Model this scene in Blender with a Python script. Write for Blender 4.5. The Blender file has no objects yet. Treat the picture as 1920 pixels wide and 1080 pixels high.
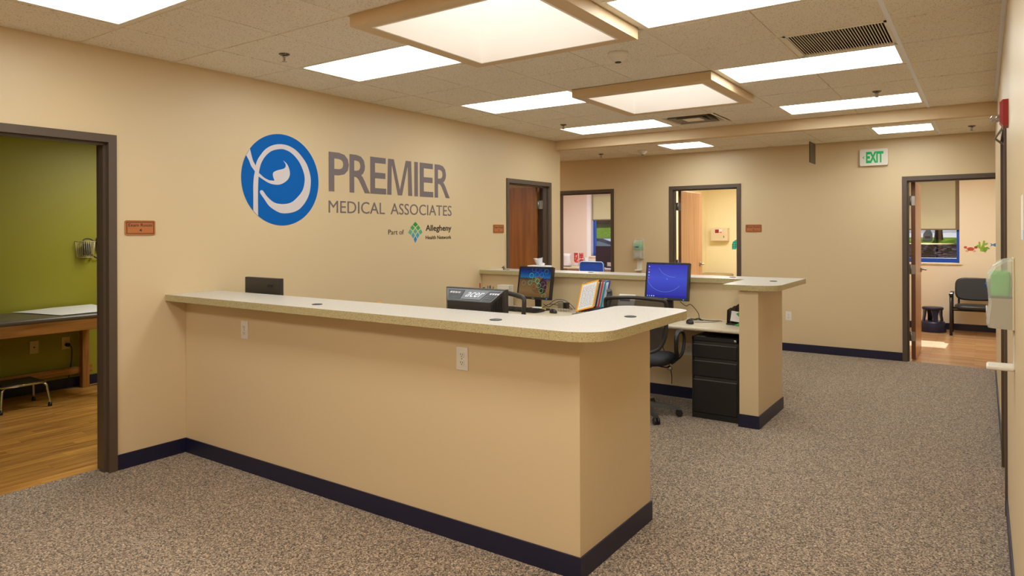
import bpy, bmesh, math, random
from mathutils import Vector, Matrix
from mathutils.geometry import tessellate_polygon
random.seed(7)
SC = bpy.context.scene
COL = SC.collection
PI = math.pi

# ------------------------------------------------------------------ camera, world, sun, exposure
cam_d = bpy.data.cameras.new('camera')
cam = bpy.data.objects.new('camera', cam_d)
COL.objects.link(cam)
cam_d.sensor_width = 36.0
cam_d.lens = 36.0 * 1280 / 1920
cam_d.shift_y = -(540 - 434.7) / 1920
cam_d.clip_start = 0.01
cam_d.clip_end = 300
YAW = math.radians(34.67)
cam.matrix_world = (Matrix.Translation((4.60, 0.0, 1.53)) @ Matrix.Rotation(YAW, 4, 'Z')
                    @ Matrix.Rotation(math.radians(90), 4, 'X') @ Matrix.Rotation(math.radians(-0.2), 4, 'Z'))
SC.camera = cam
SC.view_settings.view_transform = 'Standard'
SC.view_settings.look = 'None'
SC.view_settings.gamma = 1.0
SC.view_settings.use_curve_mapping = False
SC.view_settings.exposure = 0.0
SC.cycles.use_denoising = True
SC.cycles.max_bounces = 14
SC.cycles.diffuse_bounces = 7
SC.cycles.transparent_max_bounces = 16
SC.cycles.sample_clamp_indirect = 8.0
SC.cycles.caustics_reflective = False

world = bpy.data.worlds.new('world')
SC.world = world
world.use_nodes = True
wn = world.node_tree.nodes
bg = wn['Background']
sky = wn.new('ShaderNodeTexSky')
sky.sky_type = 'NISHITA'
sky.sun_disc = False
sky.sun_elevation = math.radians(36.6)
sky.sun_rotation = math.radians(2)
world.node_tree.links.new(sky.outputs[0], bg.inputs[0])
bg.inputs[1].default_value = 0.12

sun_d = bpy.data.lights.new('sun', 'SUN')
sun_d.energy = 9.0
sun_d.angle = math.radians(0.6)
sun_d.color = (1.0, 0.97, 0.92)
sun = bpy.data.objects.new('sun', sun_d)
COL.objects.link(sun)
sun.rotation_euler = Vector((0.03, 1.0, 0.742)).to_track_quat('Z', 'Y').to_euler()

LAMP = 8.6          # radiance of the fluorescent lenses


def area_lamp(x, y, z, sx, sy, power, color=(1.0, 0.95, 0.88)):  # unseen lamps without fittings, added to light the hall and rooms
    d = bpy.data.lights.new('unseen_lamp', 'AREA')
    d.shape = 'RECTANGLE'
    d.size, d.size_y, d.energy, d.color = sx, sy, power, color
    o = bpy.data.objects.new('unseen_lamp', d)
    COL.objects.link(o)
    o.location = (x, y, z)
    return o


CEIL, CEIL2, FARY = 2.715, 2.62, 9.17
area_lamp(1.15, -0.15, 2.70, 1.15, .55, 33)
area_lamp(3.57, 1.65, 2.70, 1.15, .55, 33)
area_lamp(3.57, -0.15, 2.70, 1.15, .55, 33)
area_lamp(-1.5, 3.7, 2.45, 1.1, .5, 35)          # exam room behind the left doorway
area_lamp(-1.6, 5.4, 2.45, .5, .5, 22)           # room behind the half hidden doorway
area_lamp(-1.6, 10.9, 2.45, 1.15, .55, 38, (1.0, .96, .95))
area_lamp(1.5, 10.9, 2.45, 1.15, .55, 48, (1.0, .97, .92))
area_lamp(4.1, 10.9, 2.45, 1.15, .55, 36, (1.0, .97, .94))
area_lamp(-2.2, 8.5, 2.58, .5, .5, 22)  # unseen corridor lamp, power raised to brighten the far wall


# ------------------------------------------------------------------ materials
def lin(c):
    return tuple((v / 12.92 if v <= .04045 else ((v + .055) / 1.055) ** 2.4) for v in [q / 255 for q in c]) + (1.0,)


def new_mat(name):
    m = bpy.data.materials.new(name)
    m.use_nodes = True
    nt = m.node_tree
    return m, nt, nt.nodes['Principled BSDF']


def mat(name, c, rough=.5, metal=0.0, emit=0.0, bump=0.0, bscale=200, var=0.0, vscale=4, spec=None, coat=0.0):
    m, nt, p = new_mat(name)
    base = lin(c)
    p.inputs['Base Color'].default_value = base
    p.inputs['Roughness'].default_value = rough
    p.inputs['Metallic'].default_value = metal
    if spec is not None:
        p.inputs['Specular IOR Level'].default_value = spec
    if coat:
        p.inputs['Coat Weight'].default_value = coat
    if emit:
        p.inputs['Emission Color'].default_value = base
        p.inputs['Emission Strength'].default_value = emit
    tc = nt.nodes.new('ShaderNodeTexCoord')
    if var:
        n = nt.nodes.new('ShaderNodeTexNoise')
        n.inputs['Scale'].default_value = vscale
        n.inputs['Detail'].default_value = 4
        r = nt.nodes.new('ShaderNodeValToRGB')
        r.color_ramp.elements[0].position = .3
        r.color_ramp.elements[1].position = .7
        r.color_ramp.elements[0].color = tuple(v * (1 - var) for v in base[:3]) + (1,)
        r.color_ramp.elements[1].color = tuple(min(1, v * (1 + var)) for v in base[:3]) + (1,)
        nt.links.new(tc.outputs['Object'], n.inputs['Vector'])
        nt.links.new(n.outputs['Fac'], r.inputs['Fac'])
        nt.links.new(r.outputs['Color'], p.inputs['Base Color'])
    if bump:
        n = nt.nodes.new('ShaderNodeTexNoise')
        n.inputs['Scale'].default_value = bscale
        b = nt.nodes.new('ShaderNodeBump')
        b.inputs['Strength'].default_value = bump
        b.inputs['Distance'].default_value = .002
        nt.links.new(tc.outputs['Object'], n.inputs['Vector'])
        nt.links.new(n.outputs['Fac'], b.inputs['Height'])
        nt.links.new(b.outputs['Normal'], p.inputs['Normal'])
    return m


def speckle(name, base, dark, light, scale=260, rough=.35, lo=.36, hi=.66, bump=0.0, spec=.5):
    m, nt, p = new_mat(name)
    p.inputs['Roughness'].default_value = rough
    p.inputs['Specular IOR Level'].default_value = spec
    tc = nt.nodes.new('ShaderNodeTexCoord')
    n = nt.nodes.new('ShaderNodeTexNoise')
    n.inputs['Scale'].default_value = scale
    n.inputs['Detail'].default_value = 3
    r = nt.nodes.new('ShaderNodeValToRGB')
    e = r.color_ramp.elements
    e[0].position, e[0].color = lo - .05, lin(dark)
    e[1].position, e[1].color = lo + .01, lin(base)
    a = e.new(hi); a.color = lin(base)
    b = e.new(hi + .06); b.color = lin(light)
    nt.links.new(tc.outputs['Object'], n.inputs['Vector'])
    nt.links.new(n.outputs['Fac'], r.inputs['Fac'])
    nt.links.new(r.outputs['Color'], p.inputs['Base Color'])
    if bump:
        bn = nt.nodes.new('ShaderNodeBump')
        bn.inputs['Strength'].default_value = bump
        bn.inputs['Distance'].default_value = .002
        nt.links.new(n.outputs['Fac'], bn.inputs['Height'])
        nt.links.new(bn.outputs['Normal'], p.inputs['Normal'])
    return m


def wood(name, c1, c2, axis='Z', scale=5, rough=.4, planks=False):
    m, nt, p = new_mat(name)
    p.inputs['Roughness'].default_value = rough
    tc = nt.nodes.new('ShaderNodeTexCoord')
    mp = nt.nodes.new('ShaderNodeMapping')
    s = [9, 9, 9]
    s['XYZ'.index(axis)] = .55
    mp.inputs['Scale'].default_value = s
    oi = nt.nodes.new('ShaderNodeObjectInfo')
    ad = nt.nodes.new('ShaderNodeVectorMath')
    ad.operation = 'ADD'
    mu = nt.nodes.new('ShaderNodeMath'); mu.operation = 'MULTIPLY'; mu.inputs[1].default_value = 37.0
    nt.links.new(oi.outputs['Random'], mu.inputs[0])
    nt.links.new(tc.outputs['Object'], ad.inputs[0])
    nt.links.new(mu.outputs[0], ad.inputs[1])
    nt.links.new(ad.outputs[0], mp.inputs['Vector'])
    n = nt.nodes.new('ShaderNodeTexNoise')
    n.inputs['Scale'].default_value = scale
    n.inputs['Detail'].default_value = 6
    n.inputs['Distortion'].default_value = .6
    r = nt.nodes.new('ShaderNodeValToRGB')
    r.color_ramp.elements[0].position = .34
    r.color_ramp.elements[1].position = .66
    r.color_ramp.elements[0].color = lin(c1)
    r.color_ramp.elements[1].color = lin(c2)
    nt.links.new(mp.outputs[0], n.inputs['Vector'])
    nt.links.new(n.outputs['Fac'], r.inputs['Fac'])
    out = r.outputs['Color']
    if planks:                      # tint per plank
        hs = nt.nodes.new('ShaderNodeHueSaturation')
        mr = nt.nodes.new('ShaderNodeMapRange')
        mr.inputs['To Min'].default_value = .86
        mr.inputs['To Max'].default_value = 1.1
        nt.links.new(oi.outputs['Random'], mr.inputs['Value'])
        nt.links.new(mr.outputs[0], hs.inputs['Value'])
        nt.links.new(out, hs.inputs['Color'])
        out = hs.outputs['Color']
    nt.links.new(out, p.inputs['Base Color'])
    b = nt.nodes.new('ShaderNodeBump')
    b.inputs['Strength'].default_value = .08
    b.inputs['Distance'].default_value = .001
    nt.links.new(n.outputs['Fac'], b.inputs['Height'])
    nt.links.new(b.outputs['Normal'], p.inputs['Normal'])
    return m


def board_floor_mat():
    m, nt, p = new_mat('vinyl_boards')
    p.inputs['Roughness'].default_value = .22
    tc = nt.nodes.new('ShaderNodeTexCoord')
    bk = nt.nodes.new('ShaderNodeTexBrick')
    bk.inputs['Scale'].default_value = 1
    bk.inputs['Brick Width'].default_value = .9
    bk.inputs['Row Height'].default_value = .075
    bk.inputs['Mortar Size'].default_value = .001
    bk.inputs['Color1'].default_value = lin((222, 178, 128))
    bk.inputs['Color2'].default_value = lin((200, 152, 100))
    bk.inputs['Mortar'].default_value = lin((130, 85, 45))
    mp = nt.nodes.new('ShaderNodeMapping')
    mp.inputs['Scale'].default_value = (2, 40, 1)
    n = nt.nodes.new('ShaderNodeTexNoise')
    n.inputs['Scale'].default_value = 2
    n.inputs['Detail'].default_value = 5
    mx = nt.nodes.new('ShaderNodeMixRGB'); mx.blend_type = 'MULTIPLY'; mx.inputs[0].default_value = .35
    nt.links.new(tc.outputs['Object'], bk.inputs['Vector'])
    nt.links.new(tc.outputs['Object'], mp.inputs['Vector'])
    nt.links.new(mp.outputs[0], n.inputs['Vector'])
    nt.links.new(bk.outputs['Color'], mx.inputs[1])
    nt.links.new(n.outputs['Color'], mx.inputs[2])
    nt.links.new(mx.outputs[0], p.inputs['Base Color'])
    return m


def carpet_mat():
    m, nt, p = new_mat('carpet')
    p.inputs['Roughness'].default_value = .95
    p.inputs['Specular IOR Level'].default_value = .1
    p.inputs['Sheen Weight'].default_value = .25
    tc = nt.nodes.new('ShaderNodeTexCoord')
    v = nt.nodes.new('ShaderNodeTexVoronoi')
    v.inputs['Scale'].default_value = 165
    n = nt.nodes.new('ShaderNodeTexNoise')
    n.inputs['Scale'].default_value = 120
    n.inputs['Detail'].default_value = 3
    n2 = nt.nodes.new('ShaderNodeTexNoise')
    n2.inputs['Scale'].default_value = 2.0
    nt.links.new(tc.outputs['Object'], v.inputs['Vector'])
    nt.links.new(tc.outputs['Object'], n.inputs['Vector'])
    nt.links.new(tc.outputs['Object'], n2.inputs['Vector'])
    sep = nt.nodes.new('ShaderNodeSeparateColor')
    nt.links.new(v.outputs['Color'], sep.inputs[0])
    r = nt.nodes.new('ShaderNodeValToRGB')
    r.color_ramp.interpolation = 'CONSTANT'
    e = r.color_ramp.elements
    e[0].position, e[0].color = 0, lin((74, 63, 53))
    e[1].position, e[1].color = .22, lin((136, 117, 97))
    for pos, c in ((.45, (178, 157, 132)), (.66, (162, 146, 132)), (.82, (212, 192, 166)), (.94, (98, 90, 86))):
        a = e.new(pos); a.color = lin(c)
    nt.links.new(sep.outputs[0], r.inputs['Fac'])
    r2 = nt.nodes.new('ShaderNodeValToRGB')
    r2.color_ramp.elements[0].color = (.5, .48, .46, 1)
    r2.color_ramp.elements[1].color = (1.0, .98, .95, 1)
    r2.color_ramp.elements[0].position = .35
    r2.color_ramp.elements[1].position = .65
    nt.links.new(n.outputs['Fac'], r2.inputs['Fac'])
    mx = nt.nodes.new('ShaderNodeMixRGB'); mx.blend_type = 'MULTIPLY'; mx.inputs[0].default_value = .8
    nt.links.new(r.outputs['Color'], mx.inputs[1])
    nt.links.new(r2.outputs['Color'], mx.inputs[2])
    nt.links.new(mx.outputs[0], p.inputs['Base Color'])
    b = nt.nodes.new('ShaderNodeBump')
    b.inputs['Strength'].default_value = .8
    b.inputs['Distance'].default_value = .004
    nt.links.new(n.outputs['Fac'], b.inputs['Height'])
    nt.links.new(b.outputs['Normal'], p.inputs['Normal'])
    return m


def glass_mat(name, tint=(1, 1, 1), refl=.06, alpha=None, rough=.02):
    m = bpy.data.materials.new(name)
    m.use_nodes = True
    nt = m.node_tree
    nt.nodes.clear()
    o = nt.nodes.new('ShaderNodeOutputMaterial')
    t = nt.nodes.new('ShaderNodeBsdfTransparent')
    t.inputs[0].default_value = tint + (1,)
    g = nt.nodes.new('ShaderNodeBsdfGlossy')
    g.inputs['Roughness'].default_value = rough
    mx = nt.nodes.new('ShaderNodeMixShader')
    mx.inputs[0].default_value = refl
    nt.links.new(t.outputs[0], mx.inputs[1])
    nt.links.new(g.outputs[0], mx.inputs[2])
    nt.links.new(mx.outputs[0], o.inputs[0])
    return m


def veil_mat(name, c, fac, checker=0):
    """part see-through cloth or milky plastic"""
    m = bpy.data.materials.new(name)
    m.use_nodes = True
    nt = m.node_tree
    p = nt.nodes['Principled BSDF']
    p.inputs['Base Color'].default_value = lin(c)
    p.inputs['Roughness'].default_value = .25
    p.inputs['Alpha'].default_value = fac
    return m


def shade_mat():
    m = bpy.data.materials.new('roller_shade_cloth')
    m.use_nodes = True
    nt = m.node_tree
    nt.nodes.clear()
    o = nt.nodes.new('ShaderNodeOutputMaterial')
    d = nt.nodes.new('ShaderNodeBsdfDiffuse')
    d.inputs[0].default_value = lin((222, 218, 190))
    t = nt.nodes.new('ShaderNodeBsdfTranslucent')
    t.inputs[0].default_value = lin((196, 192, 158))
    mx = nt.nodes.new('ShaderNodeMixShader')
    mx.inputs[0].default_value = .3
    nt.links.new(d.outputs[0], mx.inputs[1])
    nt.links.new(t.outputs[0], mx.inputs[2])
    nt.links.new(mx.outputs[0], o.inputs[0])
    return m


def emit_mat(name, c, s):
    m = bpy.data.materials.new(name)
    m.use_nodes = True
    nt = m.node_tree
    nt.nodes.clear()
    o = nt.nodes.new('ShaderNodeOutputMaterial')
    e = nt.nodes.new('ShaderNodeEmission')
    e.inputs[0].default_value = lin(c)
    e.inputs[1].default_value = s
    nt.links.new(e.outputs[0], o.inputs[0])
    return m


M = {
    'wall': mat('tan_wall_paint', (212, 190, 151), .42, bump=.12, bscale=350),
    'yellow_wall': mat('yellow_wall_paint', (238, 228, 190), .5, bump=.1, bscale=350),
    'pink_cast_wall': mat('pink_cast_wall_paint', (234, 220, 208), .5, bump=.1, bscale=350),  # pinkish cast of daylight put into the office wall colour
    'peach_wall': mat('cream_wall_paint', (234, 222, 196), .5, bump=.1, bscale=350),
    'green_wall': mat('green_wall_paint', (150, 146, 40), .5, bump=.1, bscale=350),
    'soffit': mat('soffit_paint', (216, 190, 150), .5, bump=.08, bscale=350),
    'tile': speckle('ceiling_tile', (238, 232, 220), (180, 168, 148), (242, 238, 228), 125, .95, .39, .8, .08, .1),
    'tbar': mat('painted_grid_metal', (232, 225, 212), .35),
    'tbar_sheen': mat('sheen_grid_metal', (234, 240, 255), .3),  # bluish window sheen on the right-hand bars put into the colour
    'carpet': carpet_mat(),
    'boards': board_floor_mat(),
    'plank': wood('vinyl_plank', (158, 106, 48), (214, 158, 78), 'Y', 3.2, .36, True),
    'base': mat('navy_vinyl', (24, 25, 52), .4),
    'frame': mat('dark_bronze_paint', (84, 70, 58), .38),
    'door': wood('stained_door_wood', (132, 78, 32), (166, 104, 48), 'Z', 1.6, .38),
    'door_light': wood('birch_door_wood', (190, 142, 102), (214, 170, 130), 'Z', 1.6, .3),
    'door_edge': mat('door_edge_wood', (112, 66, 36), .5),
    'lam': speckle('speckled_laminate', (196, 191, 182), (150, 142, 126), (216, 212, 206), 250, .32, .385, .62),
    'lam_edge_shade': speckle('shaded_laminate_edge', (180, 166, 122), (104, 88, 48), (206, 194, 156), 250, .4, .40, .62),  # same laminate as the top, shade of the upright edge painted in
    'desk': speckle('desk_laminate', (216, 204, 180), (170, 154, 122), (232, 224, 206), 250, .35, .38, .62),
    'white': mat('white_plastic', (224, 219, 208), .35),
    'ivory': mat('ivory_plastic', (214, 200, 172), .4),
    'slot': mat('dark_slot', (50, 45, 40), .6),
    'black': mat('black_plastic', (26, 25, 26), .38),
    'dark': mat('dark_grey_plastic', (46, 43, 42), .42, bump=.1, bscale=900),
    'char': mat('charcoal_plastic', (66, 66, 68), .4),
    'blackmetal': mat('black_textured_metal', (28, 26, 25), .42, bump=.15, bscale=800),
    'edge_highlight': mat('highlight_metal', (120, 116, 112), .35, .5),  # light catching the cabinet edges, painted as a paler grey
    'chrome': mat('chrome', (215, 215, 215), .12, 1.0),
    'dark_chrome': mat('dark_chrome', (120, 112, 106), .18, 1.0),
    'steel': mat('brushed_steel', (176, 172, 165), .28, 1.0),
    'brass': mat('aged_brass', (150, 120, 70), .35, 1.0),
    'lens': emit_mat('fluorescent_lens', (247, 253, 251), LAMP),
    'lens_rear': emit_mat('rear_lens', (247, 253, 251), LAMP * 1.7),
    'box_lens': emit_mat('warm_lens', (255, 245, 236), 2.3),
    'box_in': mat('cream_shaft_paint', (250, 248, 244), .6),
    'sign': wood('copper_sign', (168, 98, 48), (184, 112, 60), 'Y', 2, .35),
    'ink': mat('black_ink', (30, 22, 18), .5),
    'logo_blue': mat('blue_vinyl', (0, 94, 176), .65, spec=.15),
    'logo_grey': mat('pale_lilac_vinyl', (208, 200, 202), .4),
    'logo_text': mat('grey_vinyl', (112, 100, 102), .4),
    'red': mat('alarm_red', (150, 28, 24), .35),
    'glass': glass_mat('window_glass'),
    'clear': glass_mat('clear_strobe_lens', (.9, .9, .9), .35, rough=.08),
    'blue': mat('blue_window_paint', (30, 84, 190), .4),
    'shade': shade_mat(),
    'shade_trim': mat('shade_trim_cloth', (128, 108, 78), .7),
    'vinyl': mat('black_vinyl', (40, 42, 46), .35),
    'grey_vinyl': mat('grey_upholstery_vinyl', (92, 84, 78), .35),
    'oak': wood('oak', (134, 88, 40), (176, 124, 64), 'Y', 3, .45),
    'oak_v': wood('oak_upright', (134, 88, 40), (176, 124, 64), 'Z', 3, .45),
    'navy_plastic': mat('navy_plastic', (28, 32, 62), .35),
    'paper': mat('white_paper', (228, 228, 230), .7),
    'mesh': veil_mat('chair_mesh', (40, 42, 48), .8),
    'mesh_open': veil_mat('open_chair_mesh', (40, 38, 40), .10),
    'seat': mat('black_chair_fabric', (24, 26, 32), .6, bump=.3, bscale=500),
    'cable': mat('black_cable', (18, 18, 20), .4),
    'green': mat('green_ink', (0, 150, 78), .5, emit=.35),
}


# ------------------------------------------------------------------ mesh builder
class PB:
    def __init__(self):
        self.v, self.f, self.mi, self.sm = [], [], [], []

    def add(self, verts, faces, mi=0, smooth=False):
        b = len(self.v)
        self.v += [tuple(p) for p in verts]
        for f in faces:
            self.f.append([b + i for i in f])
            self.mi.append(mi)
            self.sm.append(smooth)
        return self

    def bm(self, bm, mi=0, smooth=False, mtx=None):
        bm.verts.index_update()
        vs = [(mtx @ v.co if mtx else v.co) for v in bm.verts]
        self.add(vs, [[v.index for v in f.verts] for f in bm.faces], mi, smooth)
        bm.free()
        return self

    def box(self, x0, x1, y0, y1, z0, z1, bev=0.0, mi=0, seg=2, mtx=None):
        if x1 < x0: x0, x1 = x1, x0
        if y1 < y0: y0, y1 = y1, y0
        if z1 < z0: z0, z1 = z1, z0
        if bev <= 0:
            vs = [(x, y, z) for z in (z0, z1) for y in (y0, y1) for x in (x0, x1)]
            if mtx: vs = [mtx @ Vector(p) for p in vs]
            return self.add(vs, [(0, 2, 3, 1), (4, 5, 7, 6), (0, 1, 5, 4), (2, 6, 7, 3), (0, 4, 6, 2), (1, 3, 7, 5)], mi)
        b = bmesh.new()
        bmesh.ops.create_cube(b, size=1)
        for v in b.verts:
            v.co = Vector(((x0 + x1) / 2 + v.co.x * (x1 - x0), (y0 + y1) / 2 + v.co.y * (y1 - y0), (z0 + z1) / 2 + v.co.z * (z1 - z0)))
        bmesh.ops.bevel(b, geom=b.edges[:] , offset=bev, segments=seg, affect='EDGES', profile=.5)
        return self.bm(b, mi, False, mtx)

    def ring(self, rings, mi=0, smooth=True, caps=True, closed=False):
        n = len(rings[0])
        vs = [p for r in rings for p in r]
        fs = []
        m = len(rings)
        for i in range(m if closed else m - 1):
            for j in range(n):
                a, b2 = i * n + j, i * n + (j + 1) % n
                c, d = ((i + 1) % m) * n + (j + 1) % n, ((i + 1) % m) * n + j
                fs.append((a, b2, c, d))
        self.add(vs, fs, mi, smooth)
        if caps and not closed:
            b = len(self.v) - len(vs)
            self.f.append([b + j for j in range(n)][::-1]); self.mi.append(mi); self.sm.append(False)
            self.f.append([b + (m - 1) * n + j for j in range(n)]); self.mi.append(mi); self.sm.append(False)
        return self

    def tube(self, pts, r, seg=8, mi=0, closed=False, radii=None, flat=None):
        pts = [Vector(p) for p in pts]
        n = len(pts)
        rings = []
        up = Vector((0, 0, 1))
        prev = None
        for i, p in enumerate(pts):
            if closed:
                t = pts[(i + 1) % n] - pts[i - 1]
            else:
                t = pts[min(i + 1, n - 1)] - pts[max(i - 1, 0)]
            t.normalize()
            if prev is None:
                a = up if abs(t.dot(up)) < .95 else Vector((1, 0, 0))
                s = t.cross(a).normalized()
            else:
                s = (prev - t * prev.dot(t)).normalized()
            prev = s
            u = s.cross(t)
            rr = radii[i] if radii else r
            k = flat or 1.0
            rings.append([p + s * math.cos(q) * rr + u * math.sin(q) * rr * k for q in [2 * PI * j / seg for j in range(seg)]])
        return self.ring(rings, mi, True, True, closed)

    def cyl(self, p0, p1, r0, r1=None, seg=16, mi=0):
        return self.tube([p0, p1], r0, seg, mi, radii=[r0, r0 if r1 is None else r1])

    def lathe(self, prof, c, seg=20, mi=0, axis='Z', smooth=True):
        rings = []
        for r, h in prof:
            rg = []
            for j in range(seg):
                q = 2 * PI * j / seg
                a, b = r * math.cos(q), r * math.sin(q)
                if axis == 'Z': p = (c[0] + a, c[1] + b, c[2] + h)
                elif axis == 'X': p = (c[0] + h, c[1] + a, c[2] + b)
                else: p = (c[0] + a, c[1] + h, c[2] + b)
                rg.append(p)
            rings.append(rg)
        return self.ring(rings, mi, smooth, True)

    def prism(self, pts, h0, h1, plane='XY', mi=0, side_mi=None, smooth_side=False):
        """pts: closed outline, h0..h1 extent along the third axis"""
        def P(a, b, h):
            return {'XY': (a, b, h), 'YZ': (h, a, b), 'XZ': (a, h, b)}[plane]
        n = len(pts)
        tris = tessellate_polygon([[Vector((a, b, 0)) for a, b in pts]])
        lo = [P(a, b, h0) for a, b in pts]
        hi = [P(a, b, h1) for a, b in pts]
        self.add(lo + hi, [tuple(t) for t in tris] + [tuple(i + n for i in t) for t in tris], mi)
        base = len(self.v) - 2 * n
        for i in range(n):
            j = (i + 1) % n
            self.f.append([base + i, base + j, base + n + j, base + n + i])
            self.mi.append(mi if side_mi is None else side_mi)
            self.sm.append(smooth_side)
        return self

    def build(self, name, mats, parent=None, origin=None, fix=True):
        if not isinstance(mats, (list, tuple)): mats = [mats]
        off = Vector(origin) if origin is not None else Vector((0, 0, 0))
        me = bpy.data.meshes.new(name)
        me.from_pydata([tuple(Vector(p) - off) for p in self.v], [], self.f)
        for m in mats: me.materials.append(m)
        me.polygons.foreach_set('material_index', self.mi)
        me.polygons.foreach_set('use_smooth', self.sm)
        if fix:
            b = bmesh.new(); b.from_mesh(me)
            bmesh.ops.recalc_face_normals(b, faces=b.faces[:])
            b.to_mesh(me); b.free()
        me.update()
        o = bpy.data.objects.new(name, me)
        COL.objects.link(o)
        if parent is not None: o.parent = parent
        o.location = off
        return o


def tag(o, label=None, cat=None, group=None, kind=None):
    if label: o['label'] = label
    if cat: o['category'] = cat
    if group: o['group'] = group
    if kind: o['kind'] = kind
    return o


def thing(name, label, cat, loc=(0, 0, 0), rotz=0.0, group=None):
    o = bpy.data.objects.new(name, None)
    o.empty_display_size = .1
    COL.objects.link(o)
    o.location = loc
    o.rotation_euler = (0, 0, rotz)
    return tag(o, label, cat, group)


def copy_tree(o, loc, rotz=0.0, label=None):
    def cp(x, parent):
        c = x.copy()
        COL.objects.link(c)
        c.parent = parent
        for ch in kids.get(x.name, ()): cp(ch, c)
        return c
    kids = {}
    for x in list(COL.objects):
        if x.parent: kids.setdefault(x.parent.name, []).append(x)
    r = cp(o, None)
    r.location = loc
    r.rotation_euler = (0, 0, rotz)
    if label: r['label'] = label
    return r


def struct(name, pb, m, parent=None, **kw):
    o = pb.build(name, m, parent, **kw)
    if parent is None: o['kind'] = 'structure'
    return o


def text(name, s, m, parent, w, h, mtx, depth=.0015, bold=0.0, shear=0.0, spacing=1.0):
    """flat lettering fitted to w x h; mtx maps local x (reading), y (up), z (out of the surface) into parent space"""
    cu = bpy.data.curves.new('t', 'FONT')
    cu.body = s
    cu.extrude = .5
    cu.offset = bold
    cu.shear = shear
    cu.space_character = spacing
    cu.resolution_u = 3
    o = bpy.data.objects.new('t', cu)
    COL.objects.link(o)
    dg = bpy.context.evaluated_depsgraph_get()
    me = bpy.data.meshes.new_from_object(o.evaluated_get(dg))
    xs = [v.co.x for v in me.vertices]; ys = [v.co.y for v in me.vertices]
    x0, x1, y0, y1 = min(xs), max(xs), min(ys), max(ys)
    for v in me.vertices:
        p = Vector(((v.co.x - x0) / (x1 - x0) * w, (v.co.y - y0) / (y1 - y0) * h, (v.co.z + .5) * depth))
        v.co = mtx @ p
    me.materials.clear()
    me.materials.append(m)
    bpy.data.objects.remove(o)
    bpy.data.curves.remove(cu)
    r = bpy.data.objects.new(name, me)
    COL.objects.link(r)
    if parent is not None: r.parent = parent
    return r


def frame_mtx(o, xd, yd):
    xd, yd = Vector(xd), Vector(yd)
    zd = xd.cross(yd)
    m = Matrix((xd, yd, zd)).transposed().to_4x4()
    m.translation = Vector(o)
    return m


def arc(cx, cy, r, a0, a1, n=8):
    return [(cx + r * math.cos(math.radians(a0 + (a1 - a0) * i / n)), cy + r * math.sin(math.radians(a0 + (a1 - a0) * i / n))) for i in range(n + 1)]


def sweep(pts, n=10):
    """smooth curve through points (Catmull-Rom)"""
    P = [Vector(p) for p in pts]
    P = [P[0]] + P + [P[-1]]
    out = []
    for i in range(1, len(P) - 2):
        for k in range(n):
            t = k / n
            out.append(.5 * ((2 * P[i]) + (-P[i - 1] + P[i + 1]) * t + (2 * P[i - 1] - 5 * P[i] + 4 * P[i + 1] - P[i + 2]) * t * t
                             + (-P[i - 1] + 3 * P[i] - 3 * P[i + 1] + P[i + 2]) * t ** 3))
    out.append(P[-2])
    return out


# ------------------------------------------------------------------ floors
struct('floor', PB().box(-.135, 4.9, -2.3, 9.21, -.12, 0).box(-3.6, -.135, 7.65, 9.21, -.12, 0), M['carpet'])
fl = struct('floor', PB().box(-2.97, -.135, -.4, 4.3, -.12, -.004), M['door_edge'])
fl['label'] = 'wood floor of the exam room behind the left doorway'
# planks of the exam room floor, running along the wall
pm = {}
x = -.135
row = 0
while x > -2.87:
    w = min(.115, x + 2.87)
    y = .9 - (row * .37) % .9
    if w > .02:
        while y < 4.25:
            L = .9
            y1 = min(y + L, 4.25)
            key = (round(w, 3), round(y1 - y, 3))
            if key not in pm:
                t = PB().box(-w + .0006, -.0006, .0006, y1 - y - .0006, -.004, 0, 0)
                o = t.build('plank', M['plank'], fl)
                pm[key] = o.data
            else:
                o = bpy.data.objects.new('plank', pm[key])
                COL.objects.link(o)
                o.parent = fl
            o.location = (x, y, 0)
            y = y1
    x -= .115
    row += 1
struct('floor', PB().box(-3.1, .236, 9.21, 12.8, -.12, 0).box(.236, 2.9, 9.21, 12.8, -.12, 0).box(2.9, 5.5, 9.21, 12.8, -.12, 0), M['boards'])
struct('floor', PB().box(-2.97, -.135, 4.42, 7.65, -.12, 0), M['boards'])


# ------------------------------------------------------------------ walls
def wall_run(name, axis, a0, a1, t0, t1, z1, openings, m, z0=0.0):
    """axis 'Y': runs along y, thickness in x t0..t1; openings (a, b, zlow, zhigh)"""
    pb = PB()

    def bx(a, b, za, zb):
        if b - a < 1e-4 or zb - za < 1e-4: return
        if axis == 'Y': pb.box(t0, t1, a, b, za, zb)
        else: pb.box(a, b, t0, t1, za, zb)
    cur = a0
    for (a, b, za, zb) in sorted(openings):
        bx(cur, a, z0, z1)
        bx(a, b, z0, za)
        bx(a, b, zb, z1)
        cur = b
    bx(cur, a1, z0, z1)
    return struct(name, pb, m)


wall_run('wall_left', 'Y', -2.3, 7.77, -.12, 0, 3.34, [(1.19, 2.142, 0, 2.135), (6.56, 7.51, 0, 2.135)], M['wall'])
wall_run('wall_back', 'X', -.12, 4.95, -2.42, -2.3, 3.34, [], M['wall'])
wall_run('wall_right', 'Y', -2.3, 8.85, 4.70, 4.85, 3.34, [(4.525, 5.445, 0, 2.135)], M['wall'])
struct('wall_right_return', PB().box(4.82, 4.95, 8.85, 9.17, 0, 3.34), M['wall'])
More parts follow.
